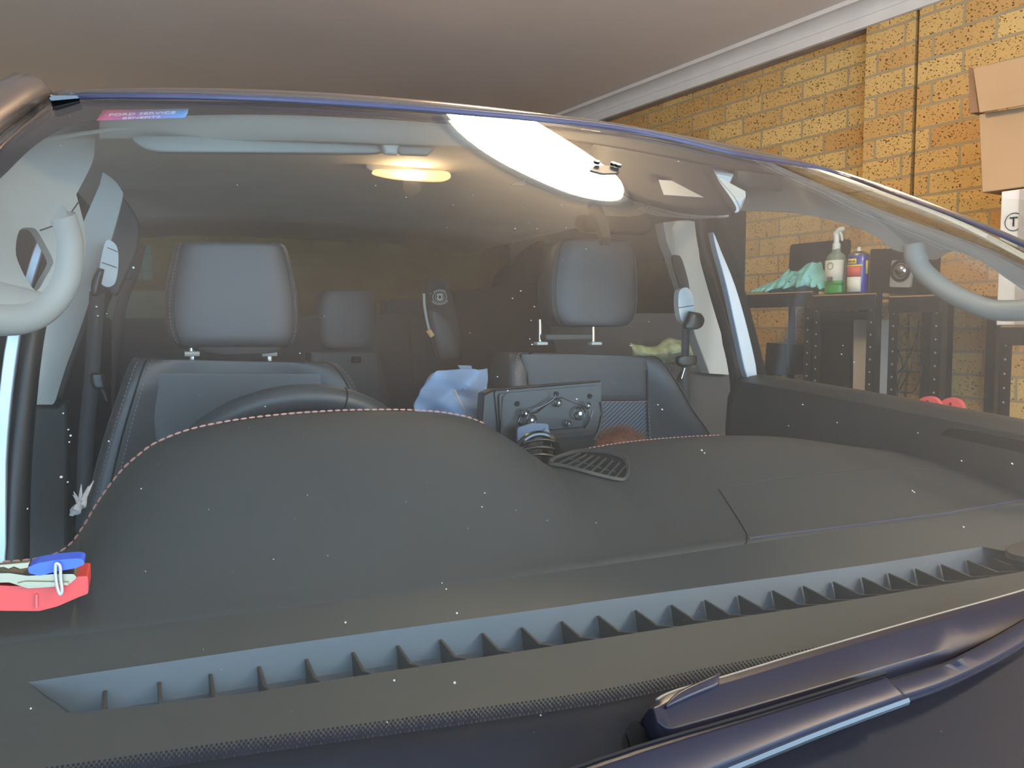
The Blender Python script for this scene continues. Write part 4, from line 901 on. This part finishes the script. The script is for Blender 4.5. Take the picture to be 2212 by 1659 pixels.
# ================================================================== KEYS (on the outside of the glass)
kb = hit(80, 1330, .012); kt = thing('key_bunch', kb, 'bunch of keys with red fob and blue key at the lower left of the windshield', 'keys')
KY = hit(60, 1290).y-.02
def kp(x, y, d=0): return P(x, y, KY+d)
MB().prism([kp(x, y) for x, y in rrect([(-60, 1262), (30, 1266), (116, 1264), (160, 1246), (190, 1244), (191, 1282), (165, 1292), (124, 1310), (85, 1320), (-60, 1319)], r=5, n=3)], [], (0, .03, .0)).out('key_fob', 'red', kt, bev=.002, seg=3)
MB().tube([kp(79, 1283, -.001), kp(79, 1312, -.001)], .0008, 5).out('fob_seam', 'labelred', kt)
MB().prism([kp(x, y, -.002) for x, y in rrect([(-60, 1240), (20, 1238), (60, 1244), (120, 1240), (160, 1240), (166, 1248), (150, 1262), (110, 1268), (60, 1271), (20, 1258), (-60, 1260)], r=4, n=3)], [], (0, .02, 0)).out('metal_key', 'steel', kt, bev=.0015)
MB().prism([kp(x, y, .004) for x, y in rrect([(40, 1252), (60, 1248), (150, 1250), (150, 1256), (60, 1257)], r=2, n=2)], [], (0, -.008, 0)).out('metal_key', 'steel', kt, bev=.0008)
MB().prism([kp(x, y, -.003) for x, y in rrect([(60, 1226), (80, 1217), (120, 1210), (170, 1206), (182, 1210), (182, 1220), (160, 1228), (125, 1234), (85, 1244), (62, 1238)], r=5, n=3)], [], (0, .016, 0)).out('blue_key_head', 'blue', kt, bev=.002, seg=3)
MB().prism([kp(x, y, 0) for x, y in ((-60, 1222), (0, 1219), (64, 1214), (64, 1226), (40, 1230), (30, 1226), (18, 1231), (8, 1227), (-60, 1233))], [], (0, .004, 0)).out('metal_key', 'steel', kt, bev=.0006)
MB().tube([kp(x, y, -.006) for x, y in s2([(120, 1220), (124, 1218), (130, 1225), (131, 1250), (134, 1275), (130, 1284), (124, 1270), (120, 1245)], 5, True)], .0009, 8, closed=True).out('key_ring', 'silver', kt)
# ================================================================== GARAGE THINGS
AS = AW-.22                                            # front plane of the shelf row
def gv(a, b, z): return G(a, b, z)
def gbox(mb, a0, a1, b0, b1, z0, z1): return mb.box(G((a0+a1)/2, (b0+b1)/2, (z0+z1)/2), abs(a1-a0), abs(b1-b0), abs(z1-z0), (GN, GD, Vector((0, 0, 1))))
def pgb(px, py, a):
    v = PG(px, py, a); return v.dot(GD), v.z
SD = .36; AF = AW-.03-SD                               # shelf depth, front plane
def shelf(pxl, pxr, ytop, label, boards, board='wood'):
    bl, zt = pgb(pxl, ytop, AF); br, _ = pgb(pxr, ytop+0, AF)
    t = thing('shelving_unit', G(AF+SD/2, (bl+br)/2, 0), label, 'shelf')
    for b in (bl, br):
        for a in (AF, AF+SD-.03):
            m_ = MB(); gbox(m_, a, a+.035, b-.004 if b == bl else b, b if b == bl else b+.004, 0, zt); gbox(m_, a, a+.003, b-.036 if b == bl else b, b if b == bl else b+.036, 0, zt); m_.out('post', 'shelf', t)
            h = MB()
            if a == AF:
                for k in range(22): h.disc(G(a-.0005, b+(-.018 if b == bl else .018), zt-.06-k*.045), -GN, .0035, .0008, 8)
                o = h.out('post_holes', 'silver', t); o['kind'] = 'stuff'
    for (z_, th) in boards:
        m_ = MB(); gbox(m_, AF-.002, AF+SD, br, bl, zt+z_-.012, zt+z_); m_.out('board', board, t)
        m_ = MB(); gbox(m_, AF-.006, AF-.001, br, bl, zt+z_-.06, zt+z_-.004); m_.out('beam', 'shelf', t, bev=.001)
    return t, bl, br, zt
S1, bl1, br1, z1 = shelf(1590, 1755, 636, 'black steel shelving bench under the teal cloth', ((0, 0), (-.52, 0)))
S2_, bl2, br2, z2 = shelf(1757, 1893, 638, 'black steel shelving bench under the spray bottle and can', ((0, 0), (-.60, 0)))
S3_, bl3, br3, z3 = shelf(1922, 2036, 640, 'black steel shelving bench under the loudspeaker', ((0, 0), (-.65, 0)))
S4_, bl4, br4, z4 = shelf(2162, 2400, 704, 'black steel shelving unit standing nearest the camera, with a black post', ((0, 0), (-.45, 0)))
def onshelf(px, py, a=None): 
    v = PG(px, py, a or AF+.1); return v
def lathe(c, prof, ax=Vector((0, 0, 1)), n=24):
    mb = MB(); u = ax.orthogonal().normalized(); v = ax.cross(u)
    return mb.loft([[Vector(c)+ax*z+u*math.cos(2*PI*k/n)*r+v*math.sin(2*PI*k/n)*r for k in range(n)] for r, z in prof])
# spray bottle
A1 = AF+.08
bq = PG(1804, 634, A1); sy = (PG(1804, 534, A1).z-bq.z); zt_ = z1
bot = thing('spray_bottle', bq, 'clear trigger spray bottle with green base and white nozzle on the bench', 'bottle')
hw = abs((PG(1785, 600, A1)-PG(1826, 600, A1)).dot(GD))/2
def ovl(z, wx, wy, n=24): return [bq+GD*math.cos(2*PI*k/n)*wx*(1 if True else 1)+GN*math.sin(2*PI*k/n)*wy+Vector((0, 0, z)) for k in range(n)]
H = PG(1804, 545, A1).z-bq.z
MB().loft([ovl(0, hw*.85, .026), ovl(.004, hw, .03), ovl(H*.32, hw, .03)]).out('bottle_base', 'green', bot)
MB().loft([ovl(H*.32, hw, .03), ovl(H*.8, hw, .03), ovl(H*.93, hw*.8, .027), ovl(H*1.0, hw*.42, .014), ovl(H*1.08, hw*.38, .013)]).out('bottle_body', 'clear', bot)
m_ = MB(); tl = [bq+GD*math.cos(t)*hw*1.01+GN*math.sin(t)*.0305 for t in [PI*(1.08+.84*i/10) for i in range(11)]]
m_.grid([[p+Vector((0, 0, H*.20)) for p in tl], [p+Vector((0, 0, H*.80)) for p in tl]]); m_.out('label', 'label', bot, solid=.0008)
m_ = MB(); m_.grid([[p-GN*.001+Vector((0, 0, H*.20)) for p in tl], [p-GN*.001+Vector((0, 0, H*.30)) for p in tl]]); m_.out('label_band', 'green', bot, solid=.0006)
lc = bq-GN*.033+Vector((0, 0, H*.66))
MB().tube([lc+GD*math.cos(t)*.013+Vector((0, 0, math.sin(t)*.013)) for t in [2*PI*i/24 for i in range(24)]], .0009, 5, closed=True).out('label_ring', 'plastic', bot)
m_ = MB()
for i in range(9): m_.box(lc+GD*(-.012+i*.003)+Vector((0, 0, -H*.33)), .0006, .0014 if i % 3 else .0007, .022, (GN, GD, Vector((0, 0, 1))))
m_.out('barcode', 'ink', bot, smooth=False)
MB().loft([[bq+Vector((0, 0, H*1.06+z))+GD*math.cos(2*PI*k/16)*r+GN*math.sin(2*PI*k/16)*r for k in range(16)] for r, z in ((.014, 0), (.015, .004), (.015, .022), (.011, .026))]).out('collar', 'white', bot)
zn = bq+Vector((0, 0, H*1.06+.026))
MB().tube([zn, zn+Vector((0, 0, .02)), zn+GD*.002+Vector((0, 0, .036)), zn-GD*.014+Vector((0, 0, .05)), zn-GD*.03+Vector((0, 0, .052))], [.011, .011, .013, .011, .008], 12).out('spray_head', 'white', bot)
MB().tube([zn-GD*.012+Vector((0, 0, .044)), zn-GD*.022+Vector((0, 0, .028)), zn-GD*.026+Vector((0, 0, .006))], [.005, .0045, .004], 8).out('trigger', 'white', bot)
# aerosol can
cq = PG(1853, 633, A1); can = thing('aerosol_can', cq, 'blue and yellow aerosol can with a white cap standing beside the spray bottle', 'can')
rc = abs((PG(1835, 600, A1)-PG(1874, 600, A1)).dot(GD))/2; Hc = PG(1853, 552, A1).z-cq.z
lathe(cq, [(rc*.96, 0), (rc, .003), (rc, Hc-.004), (rc*.97, Hc)]).out('can_body', 'canblue', can)
lathe(cq+Vector((0, 0, Hc)), [(rc*.97, 0), (rc*.9, .006), (rc*.55, .013), (rc*.5, .015)]).out('can_shoulder', 'steel', can)
lathe(cq+Vector((0, 0, Hc+.015)), [(.008, 0), (.0075, .010), (.005, .016), (.003, .017)]).out('spray_cap', 'white', can)
def wrap(t0, t1, z0, z1_, m, name, off=.0006):
    tt = [PI*lerp(t0, t1, i/8) for i in range(9)]; L1 = [cq+GD*math.cos(t)*(rc+off)+GN*math.sin(t)*(rc+off) for t in tt]
    MB().grid([[p+Vector((0, 0, z0)) for p in L1], [p+Vector((0, 0, z1_)) for p in L1]]).out(name, m, can, solid=.0005)
wrap(1.22, 1.76, .004, Hc*.42, 'label', 'label'); wrap(1.22, 1.76, Hc*.42, Hc*.70, 'labelred', 'label_band'); wrap(1.36, 1.66, Hc*.76, Hc*.90, 'yellow', 'badge', .0010); wrap(.98, 1.08, Hc*.5, Hc*.85, 'yellow', 'badge', .0010); wrap(1.18, 1.80, Hc*.70, Hc*.74, 'yellow', 'badge', .0010)
text('WD-40', .010, cq-GN*(rc+.003)+GD*.000+Vector((0, 0, Hc*.83)), -GD, Vector((0, 0, 1)), 'ink', 'can_text', can)
# cloth
mb = MB(); rows = []; tp_ = [(0, .18), (.12, .3), (.3, .45), (.42, .75), (.55, .7), (.65, .85), (.78, 1.0), (.86, .62), (.96, .45), (1, .12)]
Aq = AF+.03; L0, R0 = PG(1612, 634, Aq), PG(1764, 632, Aq); hcl = .19
for j in range(18):
    row = []
    for k in range(65):
        t = k/64; s = j/17; base = L0.lerp(R0, t)+GN*(.02+.13*s); base.z = z1+.004
        h = itp(tp_, t)*math.sin(PI*min(1, .02+s*1.0))**.6*hcl*.62
        f = noise.noise(Vector((t*9, s*5, 1)))*.030+noise.noise(Vector((t*20, s*9, 5)))*.020
        row.append(base+Vector((0, 0, max(.003, h+f*(.3+h/hcl))))+GN*f)
    rows.append(row)
cl_ = mb.grid(rows).out('cleaning_cloth', 'teal', None, solid=.004); tag(cl_, 'crumpled teal microfibre cloth on the bench left of the spray bottle', 'cloth')
# black flat panel leaning behind the bottle
pa = AF+.24
def panel(pxs, a, th, name, m, label, cat, **k):
    pts = [PG(x, y, a) for x, y in pxs]; zm = k.get('zmin'); pts = [Vector((p.x, p.y, max(p.z, zm))) if zm else p for p in pts]; o = MB().prism(pts, [], GN*th).out(name, m, None, bev=.003); tag(o, label, cat); return o
panel(rrect([(1707, 528), (1832, 516), (1826, 636), (1700, 636)], r=7), pa, .02, 'monitor', 'matte', 'black flat screen standing behind the spray bottle', 'screen', zmin=max(z1, z2)+.002)
# loudspeaker pair / box
s1 = thing('loudspeaker', PG(1950, 634, AF+.1), 'loudspeaker with silver front and shiny round cone on the bench, right of the can', 'speaker')
a = AF+.06
MB().prism([PG(x, y, a+.01) for x, y in rrect([(1880, 538), (1990, 536), (1984, 634), (1878, 636)], r=5)], [], GN*.12).out('cabinet', 'matte', s1, bev=.003)
MB().prism([PG(x, y, a) for x, y in rrect([(1926, 562), (1972, 562), (1966, 621), (1921, 620)], r=5)], [], GN*.01).out('front_plate', 'silver', s1, bev=.002)
dc = PG(1945, 585, a-.001)
MB().tube([dc+GD*math.cos(t)*.034+Vector((0, 0, math.sin(t)*.034)) for t in [2*PI*i/32 for i in range(32)]], .006, 8, closed=True).out('cone_surround', 'black', s1)
lathe(dc+GN*.004, [(.026, 0), (.024, .007), (.018, .013), (.010, .017), (.001, .018)], -GN).out('cone', 'chrome', s1)
# tall dark tower between shelves under the bench
panel([(1770, 672), (1838, 672), (1836, 850), (1768, 842)], AF+.12, .16, 'computer_tower', 'matte', 'tall dark cabinet under the bench below the spray bottle', 'cabinet')
panel([(1844, 690), (1874, 690), (1872, 858), (1842, 850)], AF+.12, .16, 'grey_panel', 'greybox', 'grey upright panel beside the dark cabinet under the bench', 'panel')
panel([(1655, 740), (1702, 744), (1704, 810), (1650, 812)], AF+.10, .14, 'storage_bin', 'black', 'black bin on the floor shelf under the teal cloth', 'bin')
# cables
mb = MB()
for pts in ([(1940, 668), (1944, 740), (1938, 800), (1940, 870)], [(1985, 690), (1975, 740), (1950, 800), (1938, 840)], [(1948, 700), (1965, 750), (1970, 790), (1950, 830), (1940, 845)], [(1986, 690), (1983, 770), (1990, 800), (1975, 845), (1945, 846)], [(1932, 740), (1950, 790), (1930, 810)]):
    mb.tube([PG(x, y, AF+.30) for x, y in s2(pts, 6)], .0028, 6)
tag(mb.out('cable_tangle', 'cord', None), 'tangled black cables hanging under the bench with the loudspeaker', 'cable')
# red foam pieces
for i, (cx, lab) in enumerate(((2003, 'left red foam castle-shaped piece on the floor below the bench'), (2052, 'right red foam piece, overlapping the left one below the bench'))):
    o_l = [(-22, 6), (-24, -4), (-16, -16), (0, -22), (16, -18), (26, -6), (26, 6), (14, 8), (10, 2), (6, 6), (6, 26), (-8, 26), (-8, 6), (-14, 2), (-18, 8)]
    pts = [PG(cx+x*1.0, 878+i*3+y, AF-.03+i*.03) for x, y in s2(o_l, 3, True)]; hole = [PG(cx+math.cos(t)*3.6, 868+i*5+math.sin(t)*3.6, AF-.03+i*.03) for t in [2*PI*k/12 for k in range(12)]]
    o = MB().prism(pts, [hole], GN*.02).out('foam_piece', 'redfoam', None, bev=.002); tag(o, lab, 'foam toy', 'red foam pieces')
# stack of boxes top right
ab_ = AW-.42
ab_ = AF-.01; zt1 = pgb(2158, 414, ab_)[1]; bw0, bw1 = pgb(2158, 500, ab_)[0], pgb(2158, 500, ab_)[0]-.40
bb0 = pgb(2124, 330, ab_)[0]; zt2 = pgb(2116, 245, ab_)[1]
cb = thing('cardboard_box', G(ab_+.17, bb0-.25, zt1+.004), 'open brown cardboard box on top of the white box, upper right', 'box')
m_ = MB(); gbox(m_, ab_, ab_+.34, bb0-.5, bb0, zt1+.004, zt2-.03); 
MB().prism([PG(x, y, ab_) for x, y in ((2114, 247), (2330, 212))]+[G(ab_, bb0-.55, zt1+.004), G(ab_, bb0, zt1+.004)], [], GN*.34).out('box_body', 'card', cb, bev=.003)
MB().prism([PG(x, y, ab_-.03) for x, y in ((2102, 148), (2330, 95), (2340, 205), (2116, 243))], [], GN*.004).out('box_flap', 'card', cb, bev=.001)
MB().prism([PG(x, y, ab_-.01) for x, y in ((2092, 145), (2101, 147), (2113, 242), (2094, 245))], [], GN*.12).out('box_flap', 'cardin', cb, bev=.001)
wx = thing('white_box', G(ab_+.16, (bw0+bw1)/2, z4+.002), 'tall white box with a round printed mark under the cardboard box', 'box')
m_ = MB(); gbox(m_, ab_+.004, ab_+.33, bw1, bw0, z4+.002, zt1); m_.out('box_body', 'whitebox', wx, bev=.003)
m_ = MB(); gbox(m_, ab_, ab_+.01, bw1, pgb(2199, 500, ab_)[0], z4+.004, zt1-.002); m_.out('grey_sleeve', 'greybox', wx, bev=.001)
ab_ -= .007
lc = PG(2190, 479, ab_+.008)
MB().tube([lc+GD*math.cos(t)*.027+Vector((0, 0, math.sin(t)*.027)) for t in [2*PI*i/28 for i in range(28)]], .0011, 6, closed=True).out('printed_ring', 'ink', wx)
text('T', .042, PG(2189, 480, ab_+.008), -GD, Vector((0, 0, 1)), 'ink', 'printed_letter', wx)
# things against the rear wall
po = MB(); po.prism([PB(x, y, BW-.02) for x, y in ((266, 531), (326, 531), (330, 605), (262, 605))], [], GD*.004)
po = po.out('wall_chart', 'paper', None, smooth=False); tag(po, 'pale teal chart pinned on the rear wall, seen left of the driver headrest', 'poster')
mb = MB()
for x in (285, 307): mb.tube([PB(x, 532, BW-.024), PB(x, 604, BW-.024)], .0015, 4)
for y in (550, 568, 586): mb.tube([PB(266, y, BW-.024), PB(328, y, BW-.024)], .0015, 4)
mb.out('chart_lines', 'bracket', po)
def rearbox(pxs, b, d, name, m, lab, cat):
    tag(MB().prism([PB(x, y, b) for x, y in pxs], [], GD*d).out(name, m, None, bev=.006), lab, cat)
rearbox([(232, 628), (362, 628), (362, 900), (232, 900)], BW-.5, .45, 'chest_freezer', 'whitebox', 'white chest standing by the rear wall, seen beside the driver headrest', 'chest')
rearbox([(1368, 626), (1480, 622), (1480, 672), (1366, 670)], BW-.6, .5, 'white_crate', 'whitebox', 'pale crate at the rear, seen right of the passenger headrest', 'crate')
# ================================================================== LIGHT
lm = thing('ceiling_lamp', LAMP, 'glowing ceiling lamp of the garage', 'lamp')
W = bpy.data.worlds.new('world'); sc.world = W; W.use_nodes = True
bg = W.node_tree.nodes['Background']; bg.inputs[0].default_value = (.50, .74, 1.0, 1); bg.inputs[1].default_value = 8.0
pt = bpy.data.lights.new('daylight_opening', 'AREA'); pt.shape = 'RECTANGLE'; pt.size = 5.6; pt.size_y = 2.3; pt.cycles.is_portal = True
po_ = bpy.data.objects.new('daylight_opening', pt); COL.objects.link(po_); c_ = G((AW+AL)/2, BF-.02, 1.2); po_.location = c_
po_.rotation_euler = GD.to_track_quat('-Z', 'Z').to_euler()
def lamp_at(v):
    lm.location = v; ORG[lm.name] = Vector(v)
lamp_at(LAMP)
def oyster(c, t, ux, lx, ly, gm='garagelamp'):
    uy = Vector((0, 0, 1)).cross(ux)
    def ring(f, z, n=48): return [c+ux*(math.cos(2*PI*k/n)*lx*f)+uy*(math.sin(2*PI*k/n)*ly*f)+Vector((0, 0, z)) for k in range(n)]
    MB().loft([ring(1.05, -.002), ring(1.07, -.02), ring(1, -.03)]).out('lamp_base', 'white', t)
    MB().loft([ring(1, -.03)]+[ring(math.cos(a), -.03-.07*math.sin(a)) for a in [PI/2*i/8 for i in range(1, 8)]]+[ring(.03, -.10)]).out('lamp_globe', gm, t)
oyster(LAMP, lm, Vector((.95, -.30, 0)).normalized(), .31, .15)
ADDED_LAMP = G(2.1, -1.55, CEIL)  # unseen lamp, added to brighten the right brick wall
lm_added = thing('ceiling_lamp', ADDED_LAMP, 'second glowing ceiling lamp out of the picture, added to brighten the brick wall', 'lamp')
oyster(ADDED_LAMP, lm_added, Vector((1, 0, 0)), .22, .22, 'addedlamp')
lt = bpy.data.lights.new('dome_light', 'POINT'); lt.energy = .6; lt.color = (1, .62, .3); lt.shadow_soft_size = .02
lo = bpy.data.objects.new('dome_light', lt); COL.objects.link(lo); lo.location = P(890, 394, 1.74)
sc.view_settings.view_transform = 'Standard'; sc.view_settings.look = 'None'; sc.view_settings.gamma = 1; sc.view_settings.exposure = 0
sc.view_settings.use_curve_mapping = False
